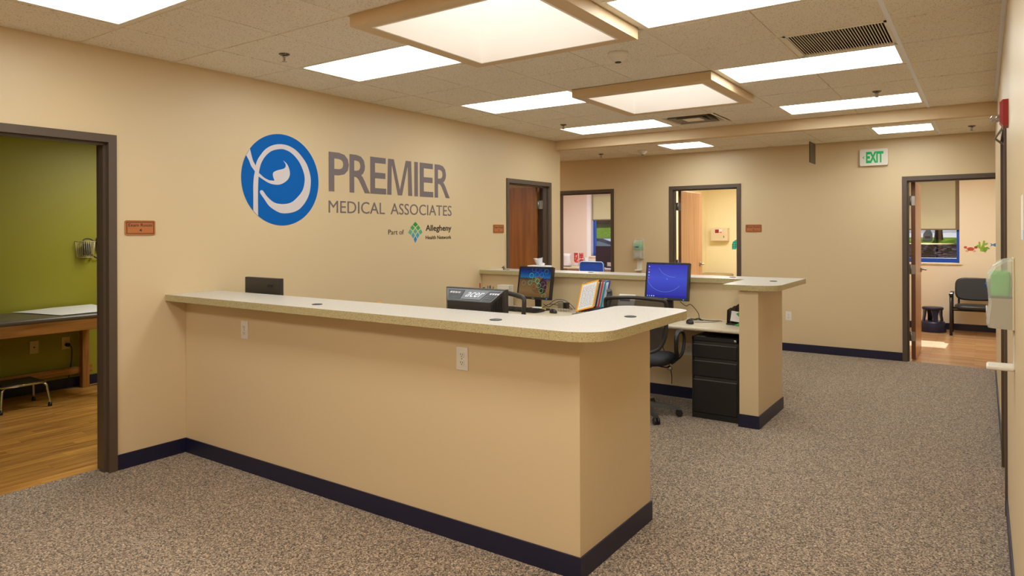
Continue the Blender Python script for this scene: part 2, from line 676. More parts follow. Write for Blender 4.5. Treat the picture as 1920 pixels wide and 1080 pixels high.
# far wall: corridor side and room side painted differently, so two layers of board
for t0, t1, m in ((9.17, 9.23, 'wall'),):
    wall_run('wall_far', 'X', -3.6, 4.95, t0, t1, 3.34, [(-.881, .069, 0, 2.135), (.976, 1.923, 0, 2.135), (3.836, 4.785, 0, 2.135)], M[m])
wall_run('wall_office_front', 'X', -3.1, .236, 9.23, 9.29, 2.5, [(-.881, .069, 0, 2.135)], M['pink_cast_wall'])
wall_run('wall_middle_room_front', 'X', .356, 2.9, 9.23, 9.29, 2.5, [(.976, 1.923, 0, 2.135)], M['yellow_wall'])
wall_run('wall_right_room_front', 'X', 2.9, 5.5, 9.23, 9.29, 2.5, [(3.836, 4.785, 0, 2.135)], M['peach_wall'])
wall_run('wall_corridor', 'X', -3.6, -.12, 7.65, 7.77, 3.34, [], M['wall'])
struct('wall_corridor_end', PB().box(-3.7, -3.6, 7.65, 9.3, 0, 3.34), M['wall'])
# exam room behind the left doorway
struct('wall_green', PB().box(-2.97, -2.87, -.4, 4.3, 0, 2.6).box(-2.97, -.12, 4.2, 4.3, 0, 2.6).box(-2.97, -.12, -.5, -.4, 0, 2.6)
       .box(-.14, -.12, 2.19, 4.3, 0, 2.6).box(-.14, -.12, -.4, 1.14, 0, 2.6).box(-.14, -.12, 1.14, 2.19, 2.19, 2.6), M['green_wall'])
struct('ceiling_exam_room', PB().box(-2.97, -.12, -.5, 4.3, 2.5, 2.6), M['tile'])
# room behind the half hidden doorway
struct('wall_inner_room', PB().box(-2.97, -2.87, 4.3, 7.65, 0, 2.6).box(-2.97, -.12, 4.3, 4.42, 0, 2.6), M['peach_wall'])
struct('ceiling_inner_room', PB().box(-2.97, -.12, 4.3, 7.65, 2.5, 2.6), M['tile'])
# rooms beyond the far wall
WY = 12.48
wall_run('wall_office_window', 'X', -3.1, .236, WY, WY + .22, 2.6, [(-2.06, -.86, 1.03, 2.4)], M['pink_cast_wall'])
struct('wall_office_left', PB().box(-3.2, -3.1, 9.23, WY + .22, 0, 2.6), M['pink_cast_wall'])
struct('wall_office_partition', PB().box(.176, .236, 9.29, WY, 0, 2.5), M['pink_cast_wall'])
struct('wall_middle_room_left', PB().box(.296, .356, 9.29, WY, 0, 2.5), M['yellow_wall'])
struct('wall_middle_room_window', PB().box(.296, 2.9, WY, WY + .22, 0, 2.5), M['yellow_wall'])
struct('wall_middle_room_right', PB().box(2.84, 2.9, 9.29, WY, 0, 2.5), M['yellow_wall'])
wall_run('wall_right_room_window', 'X', 2.9, 5.5, WY, WY + .22, 2.6, [(3.2, 4.288, 1.03, 2.4)], M['peach_wall'])
struct('wall_right_room_left', PB().box(2.9, 2.96, 9.29, WY, 0, 2.5), M['peach_wall'])
struct('wall_right_room_right', PB().box(5.4, 5.5, 9.17, WY + .22, 0, 2.6), M['peach_wall'])
struct('ceiling_rear_rooms', PB().box(-3.2, 5.5, 9.29, WY + .22, 2.5, 2.62), M['tile'])

# ------------------------------------------------------------------ ceiling grid
ceil = struct('ceiling', PB().box(-.12, 4.95, -2.42, 7.66, 3.26, 3.34), M['tile'])  # unseen slab above the tiles, added to block the sky
GX = [0.0, .545, 1.755, 2.965, 4.165, 4.70]
GY = [-2.3] + [4.955 + .602 * k for k in range(-12, 5)] + [7.65]
T = .012


def near(a, b): return abs(a - b) < .02


def row_of(y):
    return min(range(len(GY)), key=lambda i: abs(GY[i] - y))


lights = {(1, row_of(1.343)): 0, (1, row_of(3.149)): 1, (1, row_of(4.955)): 2, (1, row_of(6.761)): 3,
          (3, row_of(3.149)): 4, (3, row_of(4.955)): 5, (3, row_of(6.761)): 6}
boxes = {(2, row_of(2.547)), (2, row_of(3.149)), (2, row_of(4.955)), (2, row_of(5.557))}
tile_cache = {}


def ceiling_tile(x0, x1, y0, y1, z, parent, groove):
    w, d = round(x1 - x0, 3), round(y1 - y0, 3)
    key = (w, d, groove)
    if key not in tile_cache:
        pb = PB()
        pb.box(.002, w - .002, .002, d - .002, .004, .018)
        if groove:
            c = w / 2
            pb.box(T, c - .003, T, d - T, -.005, .004)
            pb.box(c + .003, w - T, T, d - T, -.005, .004)
        else:
            pb.box(T, w - T, T, d - T, -.005, .004)
        o = pb.build('ceiling_tile', M['tile'], parent)
        tile_cache[key] = o.data
    else:
        o = bpy.data.objects.new('ceiling_tile', tile_cache[key])
        COL.objects.link(o)
        o.parent = parent
    o.location = (x0, y0, z)
    return o


def grid_bar(x0, x1, y0, y1, z, parent, m='tbar', drop=.0):
    return PB().box(x0, x1, y0, y1, z - drop, z + .003).box((x0 + x1) / 2 - .002, (x0 + x1) / 2 + .002, (y0 + y1) / 2 - .002, (y0 + y1) / 2 + .002, z + .003, z + .03).build(
        'grid_bar', M[m], parent)


for ci in range(5):
    for ri in range(len(GY) - 1):
        x0, x1, y0, y1 = GX[ci], GX[ci + 1], GY[ri], GY[ri + 1]
        k = (ci, ri)
        if k in lights or k in boxes: continue
        if ci == 3 and near(y0, 4.353):
            ceiling_tile(x0, 3.575, y0, y1, CEIL, ceil, False); continue
        if ci == 2 and near(y0, 6.761):
            ceiling_tile(2.375, x1, y0, y1, CEIL, ceil, False); continue
        ceiling_tile(x0, x1, y0, y1, CEIL, ceil, ci in (1, 2, 3))
for ci in range(5):
    for yy in GY[1:-1]:
        if ci == 2 and (near(yy, 3.149) or near(yy, 5.557)): continue
        grid_bar(GX[ci] + .012, GX[ci + 1] - .012, yy - .012, yy + .012, CEIL, ceil)
for gx in GX[1:-1]:
    for i in range(0, len(GY) - 1, 2):
        grid_bar(gx - .012, gx + .012, GY[i], GY[min(i + 2, len(GY) - 1)], CEIL, ceil, 'tbar_sheen' if near(gx, 4.165) else 'tbar', .008 if near(gx, 4.165) else 0)
struct('trim_ceiling_left', PB().box(0, .014, -2.3, 7.65, CEIL - .004, CEIL + .02), M['tbar'])
struct('trim_ceiling_right', PB().box(4.678, 4.70, -2.3, 7.65, CEIL - .010, CEIL + .02), M['tbar_sheen'])

# beam between the two ceilings
struct('trim_beam', PB().box(0, 4.95, 7.65, 7.77, 2.593, 3.34), M['soffit'])
# rear ceiling
ceil2 = struct('ceiling', PB().box(-3.6, 4.95, 7.77, 9.17, 2.9, 3.0), M['tile'])
RX = [-3.6, -3.03, -2.43, -1.83, -1.23, -.63, -.03, .57, 1.18, 1.785, 2.385, 2.985, 3.59, 4.19, 4.82]
RY = [7.77, 8.10, 8.705, 9.17]
rl = {(RX.index(1.18), 1), (RX.index(3.59), 1)}
for i in range(len(RX) - 1):
    for j in range(3):
        if (i, j) in rl: continue
        ceiling_tile(RX[i], RX[i + 1], RY[j], RY[j + 1], CEIL2, ceil2, False)
for xx in RX[1:-1]:
    grid_bar(xx - .012, xx + .012, 7.77, 9.17, CEIL2, ceil2, 'tbar_sheen' if near(xx, 4.19) else 'tbar')
for i in range(len(RX) - 1):
    for yy in RY[1:3]:
        grid_bar(RX[i] + .012, RX[i + 1] - .012, yy - .012, yy + .012, CEIL2, ceil2)


# ------------------------------------------------------------------ ceiling lights
def ceiling_light(x0, x1, y0, y1, z, label, lens='lens'):
    t = thing('ceiling_light', label, 'ceiling light', ((x0 + x1) / 2, (y0 + y1) / 2, z), 0, 'recessed fluorescent ceiling lights')
    hx, hy = (x1 - x0) / 2 - .012, (y1 - y0) / 2 - .012
    lx, ly = hx - .022, hy - .022
    fr = PB()
    fr.box(-hx, hx, -hy, -ly, -.003, .02).box(-hx, hx, ly, hy, -.003, .02).box(-hx, -lx, -ly, ly, -.003, .02).box(lx, hx, -ly, ly, -.003, .02)
    fr.box(-hx, hx, -hy, hy, .10, .11)
    fr.box(-hx, hx, -hy, -hy + .004, .02, .10).box(-hx, hx, hy - .004, hy, .02, .10).box(-hx, -hx + .004, -hy, hy, .02, .10).box(hx - .004, hx, -hy, hy, .02, .10)
    fr.build('frame', M['tbar'], t)
    PB().box(-lx, lx, -ly, ly, .004, .008).build('lens', M[lens], t)
    return t


LL = {0: 'long white fluorescent light at the upper left picture corner, nearest the left wall',
      1: 'long white fluorescent light beside the near square light box, above the word PREMIER',
      2: 'long white fluorescent light between the left wall and the far square light box',
      3: 'long white fluorescent light in front of the beam, left of the curved air diffuser',
      4: 'long white fluorescent light right of the near square light box at the top edge',
      5: 'long white fluorescent light directly behind the slotted return air grille',
      6: 'long white fluorescent light before the beam on the right, behind a sprinkler'}
for (ci, ri), k in lights.items():
    ceiling_light(GX[ci], GX[ci + 1], GY[ri], GY[ri + 1], CEIL, LL[k])
ceiling_light(1.18, 1.785, 8.10, 8.705, CEIL2, 'small square ceiling light behind the beam, above the middle doorway', 'lens_rear')
ceiling_light(3.59, 4.19, 8.10, 8.705, CEIL2, 'small square ceiling light behind the beam, above the EXIT sign', 'lens_rear')


def light_box(x0, x1, y0, y1, ix0, ix1, iy0, iy1, label):
    t = thing('light_box', label, 'light box', ((x0 + x1) / 2, (y0 + y1) / 2, 2.65), 0, 'square dropped light boxes')
    cx, cy = (x0 + x1) / 2, (y0 + y1) / 2
    a, b, c, d = x0 - cx, x1 - cx, y0 - cy, y1 - cy
    e, f, g, h = ix0 - cx, ix1 - cx, iy0 - cy, iy1 - cy
    H = CEIL - 2.65
    o = PB()
    w = .014
    o.box(a, b, c, g - w, 0, H).box(a, b, h + w, d, 0, H).box(a, e - w, g - w, h + w, 0, H).box(f + w, b, g - w, h + w, 0, H)
    o.build('housing', M['soffit'], t)
    s = PB()
    TOP = H + .50
    k = .0135
    s.box(e - k, f + k, g - k, g, 0, TOP).box(e - k, f + k, h, h + k, 0, TOP).box(e - k, e, g, h, 0, TOP).box(f, f + k, g, h, 0, TOP)
    s.build('shaft', M['box_in'], t)
    PB().box(e, f, g, h, TOP - .012, TOP).build('diffuser', M['box_lens'], t)
    fl_ = PB()
    for bx in ((a - .02, b + .03, c - .02, c + .02), (a - .02, b + .03, d - .02, d + .06), (a - .02, a + .02, c, d), (b - .02, b + .04, c, d)):
        fl_.box(*bx, H + .004, H + .016)
    fl_.build('filler_panel', M['tile'], t)


light_box(1.76, 2.94, 2.56, 3.70, 1.86, 2.835, 2.65, 3.615, 'large square dropped ceiling box with glowing cream shaft, nearest the camera')
light_box(1.765, 2.945, 4.985, 6.11, 1.865, 2.838, 5.095, 6.01, 'square dropped ceiling box with glowing shaft, farther one near the beam')

# return air grille
t = thing('air_grille', 'tan slotted return air grille in the ceiling beside a long light', 'air grille', (3.87, 4.654, CEIL))
g = PB()
g.box(-.28, .28, -.289, -.262, -.004, .006).box(-.28, .28, .262, .289, -.004, .006).box(-.295, -.265, -.289, .289, -.004, .006).box(.265, .283, -.289, .289, -.004, .006)
g.build('frame', M['tbar'], t)
PB().box(-.263, .263, -.27, .27, .05, .055).box(-.263, .263, .262, .268, .006, .05).box(-.263, .263, -.268, -.262, .006, .05).box(-.264, -.26, -.262, .262, .006, .05).box(.26, .264, -.262, .262, .006, .05).build('duct_backing', mat('duct_shade', (8, 8, 8), .9), t)  # black panels stand in for the shade deep inside the duct
sl = None
for i in range(34):
    xx = -.257 + i * .0158
    if sl is None:
        s = PB().box(-.0023, .0023, -.262, .262, -.003, .001)
        sl = s.build('slat', M['tbar'], t)
        sl.location = (xx, 0, 0)
    else:
        o = sl.copy(); COL.objects.link(o); o.location = (xx, 0, 0)
PB().box(3.565, 3.59, 4.365, 4.943, CEIL, CEIL + .01).build('grid_bar', M['tbar'], ceil)

# curved air diffuser (stepped square cones)
t = thing('air_diffuser', 'square stepped air diffuser with grey louvres just before the beam', 'air diffuser', (2.065, 7.062, CEIL))
d = PB()


def sq(pb, r0, z0, r1, z1, mi=0):
    vs = [(-r0, -r0, z0), (r0, -r0, z0), (r0, r0, z0), (-r0, r0, z0), (-r1, -r1, z1), (r1, -r1, z1), (r1, r1, z1), (-r1, r1, z1)]
    pb.add(vs, [(0, 1, 5, 4), (1, 2, 6, 5), (2, 3, 7, 6), (3, 0, 4, 7)], mi)


sq(d, .297, -.002, .265, .0); sq(d, .265, 0, .235, .07)
d.build('frame', M['tbar'], t, fix=False)
M['louvre'] = mat('louvre_grey', (150, 140, 124), .4)
for r, zz in ((.215, .0), (.145, .0)):
    q = PB(); sq(q, r, zz - .006, r - .05, zz + .055)
    q.build('louvre', M['louvre'], t, fix=False)
PB().box(-.09, .09, -.09, .09, -.004, .002).build('centre_plate', M['tbar'], t)
PB().box(-.26, .26, -.26, .26, .075, .08).build('duct_backing', mat('grey_duct', (40, 38, 35), .6), t)


def sprinkler(x, y, z, label):
    t = thing('sprinkler', label, 'sprinkler', (x, y, z), 0, 'ceiling sprinklers')
    PB().lathe([(.036, 0), (.036, -.004), (.022, -.012), (.014, -.014)], (0, 0, 0), 18).build('escutcheon', M['dark_chrome'], t)
    b = PB().lathe([(.011, -.010), (.011, -.024), (.006, -.026)], (0, 0, 0), 12)
    b.tube([(.010, 0, -.02), (.013, 0, -.034), (.003, 0, -.047)], .0022, 6).tube([(-.010, 0, -.02), (-.013, 0, -.034), (-.003, 0, -.047)], .0022, 6)
    b.build('body', M['steel'], t)
    PB().cyl((0, 0, -.022), (0, 0, -.044), .0028, seg=8).build('bulb', M['red'], t)
    PB().lathe([(.003, -.047), (.017, -.049), (.017, -.051), (.003, -.051)], (0, 0, 0), 12).build('deflector', M['steel'], t)


sprinkler(.80, 2.857, CEIL - .005, 'chrome ceiling sprinkler high on the left, just before the second long light')
sprinkler(.79, 6.51, CEIL - .005, 'chrome ceiling sprinkler left of the far light box, above the light before the beam')
sprinkler(3.856, 6.515, CEIL - .005, 'chrome ceiling sprinkler on the right between two long lights')
sprinkler(.196, 8.564, CEIL2 - .005, 'chrome ceiling sprinkler behind the beam near the left wall corner')
sprinkler(4.497, 8.553, CEIL2 - .005, 'chrome ceiling sprinkler behind the beam near the red alarm')


def smoke(x, y, z, label):
    t = thing('smoke_detector', label, 'smoke detector', (x, y, z), 0, 'smoke detectors')
    PB().lathe([(.066, 0), (.066, -.012), (.060, -.020), (.046, -.040), (.026, -.058), (.02, -.06)], (0, 0, 0), 24).build('housing', M['white'], t)
    PB().lathe([(.021, -.0595), (.021, -.064), (.0, -.064)], (0, 0, 0), 16).build('sensor_ring', M['slot'], t)


smoke(2.612, 4.115, CEIL - .005, 'cream round smoke detector between the two square light boxes')
smoke(.848, 8.504, CEIL2 - .005, 'cream round smoke detector behind the beam beside the small left light')


# ------------------------------------------------------------------ doorways
def door_frame(name, axis, a0, a1, face, back, z1=2.16, w=.05, side=1):
    """axis 'Y': wall plane x=face (front) to back; side: +1 front faces +, -1 front faces -"""
    pb = PB()
    p = .012 * side
    f0, f1 = face + p, back - p

    def bx(a, b, za, zb, t0, t1):
        if axis == 'Y': pb.box(t0, t1, a, b, za, zb)
        else: pb.box(a, b, t0, t1, za, zb)
    iw = .013
    for (a, b) in ((a0, a0 + w), (a1 - w, a1)):
        bx(a, b, 0, z1 - w, f0, face + p - p * 2.2)
        bx(a, b, 0, z1 - w, f1, f1 + p * 2.2)
    bx(a0, a1, z1 - w, z1, f0, f0 - p * 2.2)
    bx(a0, a1, z1 - w, z1, f1, f1 + p * 2.2)
    # jamb lining with a stop
    lo, hi = min(f0, f1), max(f0, f1)
    q = .0266
    bx(a0 + w - .012, a0 + w, 0, z1 - w, lo + q, hi - q)
    bx(a1 - w, a1 - w + .012, 0, z1 - w, lo + q, hi - q)
    bx(a0 + w, a1 - w, z1 - w, z1 - w + .012, lo + q, hi - q)
    m0, m1 = lo + (hi - lo) * (.33 if side > 0 else .30), lo + (hi - lo) * (.70 if side > 0 else .67)
    if side > 0: m0, m1 = lo + (hi - lo) * .38, lo + (hi - lo) * .75
    else: m0, m1 = lo + (hi - lo) * .25, lo + (hi - lo) * .62
    bx(a0 + w, a0 + w + .016, 0, z1 - w, m0, m1)
    bx(a1 - w - .016, a1 - w, 0, z1 - w, m0, m1)
    bx(a0 + w + .016, a1 - w - .016, z1 - w - .016, z1 - w, m0, m1)
    return struct(name, pb, M['frame'])


df4 = door_frame('door_1_frame', 'Y', 1.165, 2.167, 0, -.14, side=1)
df3 = door_frame('door_2_frame', 'Y', 6.535, 7.535, 0, -.13, side=1)
dfL = door_frame('door_3_frame', 'X', -.906, .094, FARY, 9.30, side=-1)
dfM = door_frame('door_4_frame', 'X', .951, 1.948, FARY, 9.30, side=-1)
dfR = door_frame('door_5_frame', 'X', 3.811, 4.81, FARY, 9.30, side=-1)
dfS = door_frame('door_6_frame', 'Y', 4.50, 5.47, 4.70, 4.85, side=-1)
# strike plate on the exam room jamb
PB().box(-.128, -.098, 2.1165, 2.1175, .93, 1.06).build('strike_plate', M['brass'], df4)


def hinge(parent, x, y, z, dx, dy):
    """two plates and a knuckle; dx,dy = direction of the leaf plate along the door edge"""
    pb = PB()
    pb.cyl((x, y, z - .055), (x, y, z + .055), .007, seg=10)
    pb.box(min(x, x + dx * .038) - .0012, max(x, x + dx * .038) + .0012, min(y, y + dy * .038) - .0012, max(y, y + dy * .038) + .0012, z - .055, z + .055)
    return pb.build('hinge', M['steel'], parent)


def lever(parent, m_at, side=1):
    """lever handle on a leaf; m_at maps local x = out of the leaf, y = toward hinge, z up"""
    pb = PB()
    for s in ((1, -1) if side == 2 else (side,)):
        pb.cyl(m_at @ Vector((0, 0, 0)), m_at @ Vector((.012 * s, 0, 0)), .032, seg=18)
        pb.cyl(m_at @ Vector((.01 * s, 0, 0)), m_at @ Vector((.06 * s, 0, 0)), .011, seg=10)
        pb.tube([m_at @ Vector((.055 * s, .0, 0)), m_at @ Vector((.06 * s, .03, 0)), m_at @ Vector((.058 * s, .11, 0))], .010, 8)
    return pb.build('door_handle', M['steel'], parent)


# room behind the word wall: leaf folded back 90 degrees into the room
d2 = struct('door_2', PB().box(-1.03, -.14, 7.390, 7.433, .01, 2.10, .002), M['door'])
for z in (.28, 1.07, 1.88): hinge(d2, -.132, 7.440, z, 0, -1)
for z in (.28, 1.07, 1.88): PB().box(-.128, -.09, 7.4835, 7.4845, z - .055, z + .055).box(-.133, -.126, 7.44, 7.484, z - .055, z + .055).build('hinge', M['steel'], d2)
d4 = struct('door_4', PB().box(1.028, 1.072, 9.315, 10.185, .01, 2.10, .002, mi=0), M['door_light'])
PB().box(1.0285, 1.0715, 9.3135, 9.3155, .012, 2.098).build('edge_band', M['door_edge'], d4)
for z in (.28, 1.07, 1.88): PB().box(1.002, 1.026, 9.309, 9.313, z - .055, z + .055).box(1.03, 1.066, 9.3115, 9.3130, z - .055, z + .055).cyl((1.026, 9.308, z - .057), (1.026, 9.308, z + .057), .007, seg=8).build('hinge', M['steel'], d4)
lever(d4, Matrix.Translation((1.072, 10.10, 1.035)) @ Matrix.Rotation(PI, 4, 'Z') @ Matrix.Scale(-1, 4, (1, 0, 0)), 1)
d5 = struct('door_5', PB().box(3.890, 3.934, 9.315, 10.185, .01, 2.10, .002), M['door_light'])
PB().box(3.8905, 3.9335, 9.3135, 9.3155, .012, 2.098).build('edge_band', M['door_edge'], d5)
for z in (.28, 1.07, 1.88): PB().box(3.862, 3.888, 9.309, 9.313, z - .055, z + .055).box(3.893, 3.930, 9.3115, 9.3130, z - .055, z + .055).cyl((3.888, 9.308, z - .057), (3.888, 9.308, z + .057), .007, seg=8).build('hinge', M['steel'], d5)
lever(d5, Matrix.Translation((3.934, 10.10, 1.035)) @ Matrix.Rotation(PI, 4, 'Z') @ Matrix.Scale(-1, 4, (1, 0, 0)), 1)
# closed leaf in the right wall
d6 = struct('door_6', PB().box(4.735, 4.78, 4.552, 5.418, .01, 2.108, .002), M['door_light'])
cl = PB().box(4.71, 4.735, 5.15, 5.38, 1.99, 2.05, .004)
cl.build('closer_body', M['steel'], d6)
PB().tube([(4.70, 5.30, 2.07), (4.655, 5.12, 2.09), (4.69, 4.93, 2.13)], .007, 6).build('closer_arm', M['steel'], d6)


# ------------------------------------------------------------------ baseboards
def base(name, segs, parent=None):
    pb = PB()
    for s in segs: pb.box(*s, 0, .1, .002, seg=1)
    return struct(name, pb, M['base'], parent)


B_ = .008
base('baseboard_left', [(0, B_, 2.167, 2.63), (0, B_, 2.74, 6.06), (0, B_, 6.165, 6.535), (0, B_, 7.535, 7.77 + B_), (0, B_, -2.3, 1.165), (-.12, 0, 7.77, 7.77 + B_)])
base('baseboard_far', [(.094, .951, FARY - B_, FARY), (1.948, 3.811, FARY - B_, FARY), (-3.6, -.906, FARY - B_, FARY)])
base('baseboard_right', [(4.70 - B_, 4.70, -2.3, 4.50), (4.70 - B_, 4.70, 5.47, 8.85)])
base('baseboard_corridor', [(-3.6, -.12, 7.77, 7.77 + B_)])
bb = base('baseboard_exam_room', [(-2.87, -2.87 + B_, -.4, 4.2), (-2.87, -.14, 4.2 - B_, 4.2)])
base('baseboard_right_room', [(2.96, 5.4, WY - B_, WY), (5.4 - B_, 5.4, 9.29, WY), (2.96, 2.96 + B_, 9.29, WY)])
base('baseboard_middle_room', [(.356, 2.84, WY - B_, WY), (.356, .356 + B_, 9.29, WY)])
base('baseboard_office', [(-3.1, .176, WY - B_, WY)])


# ------------------------------------------------------------------ outlets
def outlet(name, label, loc, normal, kind='duplex', m='white', cat='wall outlet', w=.072, h=.114, parent=None):
    n = Vector(normal)
    t = thing(name, label, cat, loc, 0, 'wall outlets') if parent is None else parent
    xd = Vector((0, 0, 1)).cross(n)
    mt = frame_mtx((0, 0, 0), xd, (0, 0, 1))
    if parent is not None: mt = Matrix.Translation(loc) @ mt
    b = PB()
    b.box(-w / 2, w / 2, -h / 2, h / 2, 0, .006, .002, mtx=None)
    b.v = [tuple(mt @ Vector(p)) for p in b.v]
    b.build('cover_plate', M[m], t)
    cols = (0,) if kind != 'quad' else (-.023, .023)
    if kind in ('duplex', 'quad'):
        f = PB(); s = PB()
        for cx in cols:
            for cy in (-.0195, .0195):
                pts = [(cx + .0165 * math.cos(q), cy + max(-.0135, min(.0135, .0165 * math.sin(q)))) for q in [2 * PI * i / 20 for i in range(20)]]
                f.prism(pts, .006, .0085)
                s.box(cx - .0075, cx - .0055, cy - .002, cy + .007, .008, .0092).box(cx + .0055, cx + .0075, cy - .002, cy + .006, .008, .0092)
                s.box(cx - .0022, cx + .0022, cy - .0095, cy - .0055, .008, .0092)
        s.box(-.002, .002, -.002, .002, .006, .0075)
        for q, nm, mm in ((f, 'socket_face', M[m]), (s, 'socket_slots', M['slot'])):
            q.v = [tuple(mt @ Vector(p)) for p in q.v]
            o = q.build(nm, mm, t)
            if nm == 'socket_slots': o['kind'] = 'stuff'
    else:
        s = PB().box(-.007, .007, -.006, .006, .006, .008)
        s.v = [tuple(mt @ Vector(p)) for p in s.v]
        s.build('jack', M['slot'], t)
    return t


# ------------------------------------------------------------------ front reception counter
rc = thing('reception_counter', 'near L-shaped tan reception counter with speckled top and rounded corner', 'counter', (0, 2.63, 0))
oy = 2.63
kw = PB()
kw.prism([(.002, 0), (3.139, 0), (3.139, .765), (3.03, .765), (3.03, .11), (.002, .11)], 0, 1.068)
kw.build('knee_wall', M['wall'], rc)
tp = [(0.002, 2.485)] + arc(3.13, 2.665, .18, -90, 0, 12) + arc(3.21, 3.465, .10, 0, 90, 8) + arc(2.99, 3.465, .10, 90, 180, 8) + arc(2.81, 2.965, .08, 0, -90, 6) + [(0.002, 2.885)]
PB().prism([(a, b - oy) for a, b in tp], 1.068, 1.11, mi=0, side_mi=1).build('countertop', [M['lam'], M['lam_edge_shade']], rc)
PB().box(.008, 3.139 + B_, -B_, 0, 0, .1).box(3.139, 3.139 + B_, 0, .765 + B_, 0, .1).box(3.03 - B_, 3.139, .765, .765 + B_, 0, .1).box(3.03 - B_, 3.03, .11, .765, 0, .1).build('baseboard', M['base'], rc)


def grommet(x, y, z, parent):
    pb = PB()
    pb.lathe([(.030, 0), (.030, .003), (.024, .004), (.022, .002)], (x, y, z), 20)
    pb.box(x - .012, x + .006, y - .024, y - .012, z + .002, z + .0042)
    pb.build('cable_grommet', M['dark'], parent)


grommet(1.398, 2.628 - oy, 1.11, rc)
grommet(2.683, 2.633 - oy, 1.11, rc)
grommet(3.167, 3.093 - oy, 1.11, rc)
outlet('wall_outlet', 'white duplex outlet high on the front counter face, left one', (.693, 2.63, .906), (0, -1, 0))
outlet('wall_outlet', 'white duplex outlet high on the front counter face, right one near the corner', (2.482, 2.63, .906), (0, -1, 0))

# rear reception counter
rr = thing('reception_counter', 'far L-shaped tan reception counter ending in a narrow pier with rounded top', 'counter', (0, 6.06, 0))
oy = 6.06
PB().prism([(.002, 0), (3.02, 0), (3.02, -.653), (3.165, -.653), (3.165, .105), (.002, .105)], 0, 1.068).build('knee_wall', M['wall'], rr)
tp = [(0.002, 6.015), (2.885, 6.03), (2.90, 5.375)] + arc(3.13, 5.55, .18, -90, 0, 12) + [(3.31, 6.41), (0.002, 6.41)]
PB().prism([(a, b - oy) for a, b in tp], 1.068, 1.11, mi=0, side_mi=1).build('countertop', [M['lam'], M['lam_edge_shade']], rr)
PB().box(3.165, 3.165 + B_, -.653 - B_, .105 + B_, 0, .1).box(3.02 - B_, 3.165, -.653 - B_, -.653, 0, .1).box(B_, 3.02 - B_, -B_, 0, 0, .1).box(B_, 3.165, .105, .105 + B_, 0, .1).build('baseboard', M['base'], rr)
grommet(3.154, 5.916 - oy, 1.11, rr)
grommet(2.72, 6.24 - oy, 1.11, rr)
grommet(1.28, 6.22 - oy, 1.11, rr)
outlet('wall_outlet', 'white four-socket outlet on the rear counter wall below the desk', (2.35, 6.06, .45), (0, -1, 0), 'quad', w=.116)
outlet('wall_outlet', 'white duplex outlet low on the far wall right of the pier', (2.545, FARY, .445), (0, -1, 0))


# desks
def desk(label, x0, x1, y0, y1, z, front):
    t = thing('desk', label, 'desk', ((x0 + x1) / 2, (y0 + y1) / 2, 0))
    cx, cy = (x0 + x1) / 2, (y0 + y1) / 2
    prof = arc(0, 0, .017, 90, 270, 8)
    ys = -1 if front < 0 else 1
    yf = (y0 if front < 0 else y1) - cy
    yb = (y1 if front < 0 else y0) - cy
    pts = [(yb, z - .034), (yb, z)] + [(yf + ys * (abs(a) - .017), z - .017 + b) for a, b in prof]
    PB().prism(pts, x0 - cx, x1 - cx, plane='YZ', smooth_side=False).build('worktop', M['desk'], t)
    for xx in (x0 - cx + .03, x1 - cx - .03, 0):
        PB().box(xx - .012, xx + .012, yf * .6 if front < 0 else yb, yb if front < 0 else yf * .6, z - .25, z - .034).build('bracket', M['wall'], t)
    return t


desk('beige laminate desk along the rear counter wall under two lit screens', 0.01, 3.018, 5.49, 6.058, .74, -1)
desk('beige laminate desk hidden behind the near counter carrying two dark monitors', 0.01, 3.028, 2.742, 3.42, .74, 1)

# ------------------------------------------------------------------ signs on the left wall
WX = ((0, 1, 0), (0, 0, 1))
lg = thing('company_logo', 'large blue round emblem and grey PREMIER MEDICAL ASSOCIATES wall lettering', 'wall logo', (0, 3.43, 1.95))
PB().prism([(.363 * math.cos(2 * PI * i / 96), .363 * math.sin(2 * PI * i / 96)) for i in range(96)], .0008, .002, plane='YZ').build('blue_disc', M['logo_blue'], lg)
A = [(-0.261, -0.253), (-0.26, -0.152), (-0.26, -0.056), (-0.254, 0.011), (-0.243, 0.06), (-0.232, 0.119), (-0.204, 0.169), (-0.148, 0.232), (-0.08, 0.269), (-0.01, 0.283), (0.061, 0.278), (0.133, 0.25), (0.195, 0.199), (0.245, 0.137), (0.276, 0.056), (0.282, -0.006), (0.269, -0.089), (0.231, -0.163), (0.168, -0.227), (0.095, -0.257), (0.011, -0.266), (-0.048, -0.252), (-0.116, -0.214), (-0.161, -0.162), (-0.2, -0.113), (-0.199, -0.096), (-0.185, -0.091), (-0.172, -0.098), (-0.139, -0.137), (-0.082, -0.179), (-0.024, -0.192), (0.035, -0.19), (0.095, -0.173), (0.156, -0.125), (0.2, -0.072), (0.219, -0.009), (0.217, 0.052), (0.188, 0.122), (0.145, 0.18), (0.085, 0.225), (0.025, 0.244), (-0.022, 0.243), (-0.092, 0.223), (-0.149, 0.179), (-0.188, 0.122), (-0.207, 0.063), (-0.214, 0.014), (-0.218, -0.054), (-0.22, -0.15), (-0.219, -0.290)]
Bq = [(-0.288, 0.221), (-0.275, 0.172), (-0.259, 0.126), (-0.233, 0.088), (-0.243, 0.049), (-0.276, 0.086), (-0.297, 0.132), (-0.321, 0.169)]
Cq = [(-0.222, 0.05), (-0.172, 0.012), (-0.115, -0.011), (-0.07, -0.011), (-0.083, 0.022), (-0.081, 0.052), (-0.046, 0.072), (0.012, 0.089), (0.033, 0.105), (0.034, 0.13), (0.013, 0.155), (0.036, 0.14), (0.06, 0.112), (0.075, 0.063), (0.066, 0.022), (0.036, -0.01), (-0.012, -0.035), (-0.058, -0.041), (-0.116, -0.033), (-0.172, -0.008), (-0.226, 0.021)]


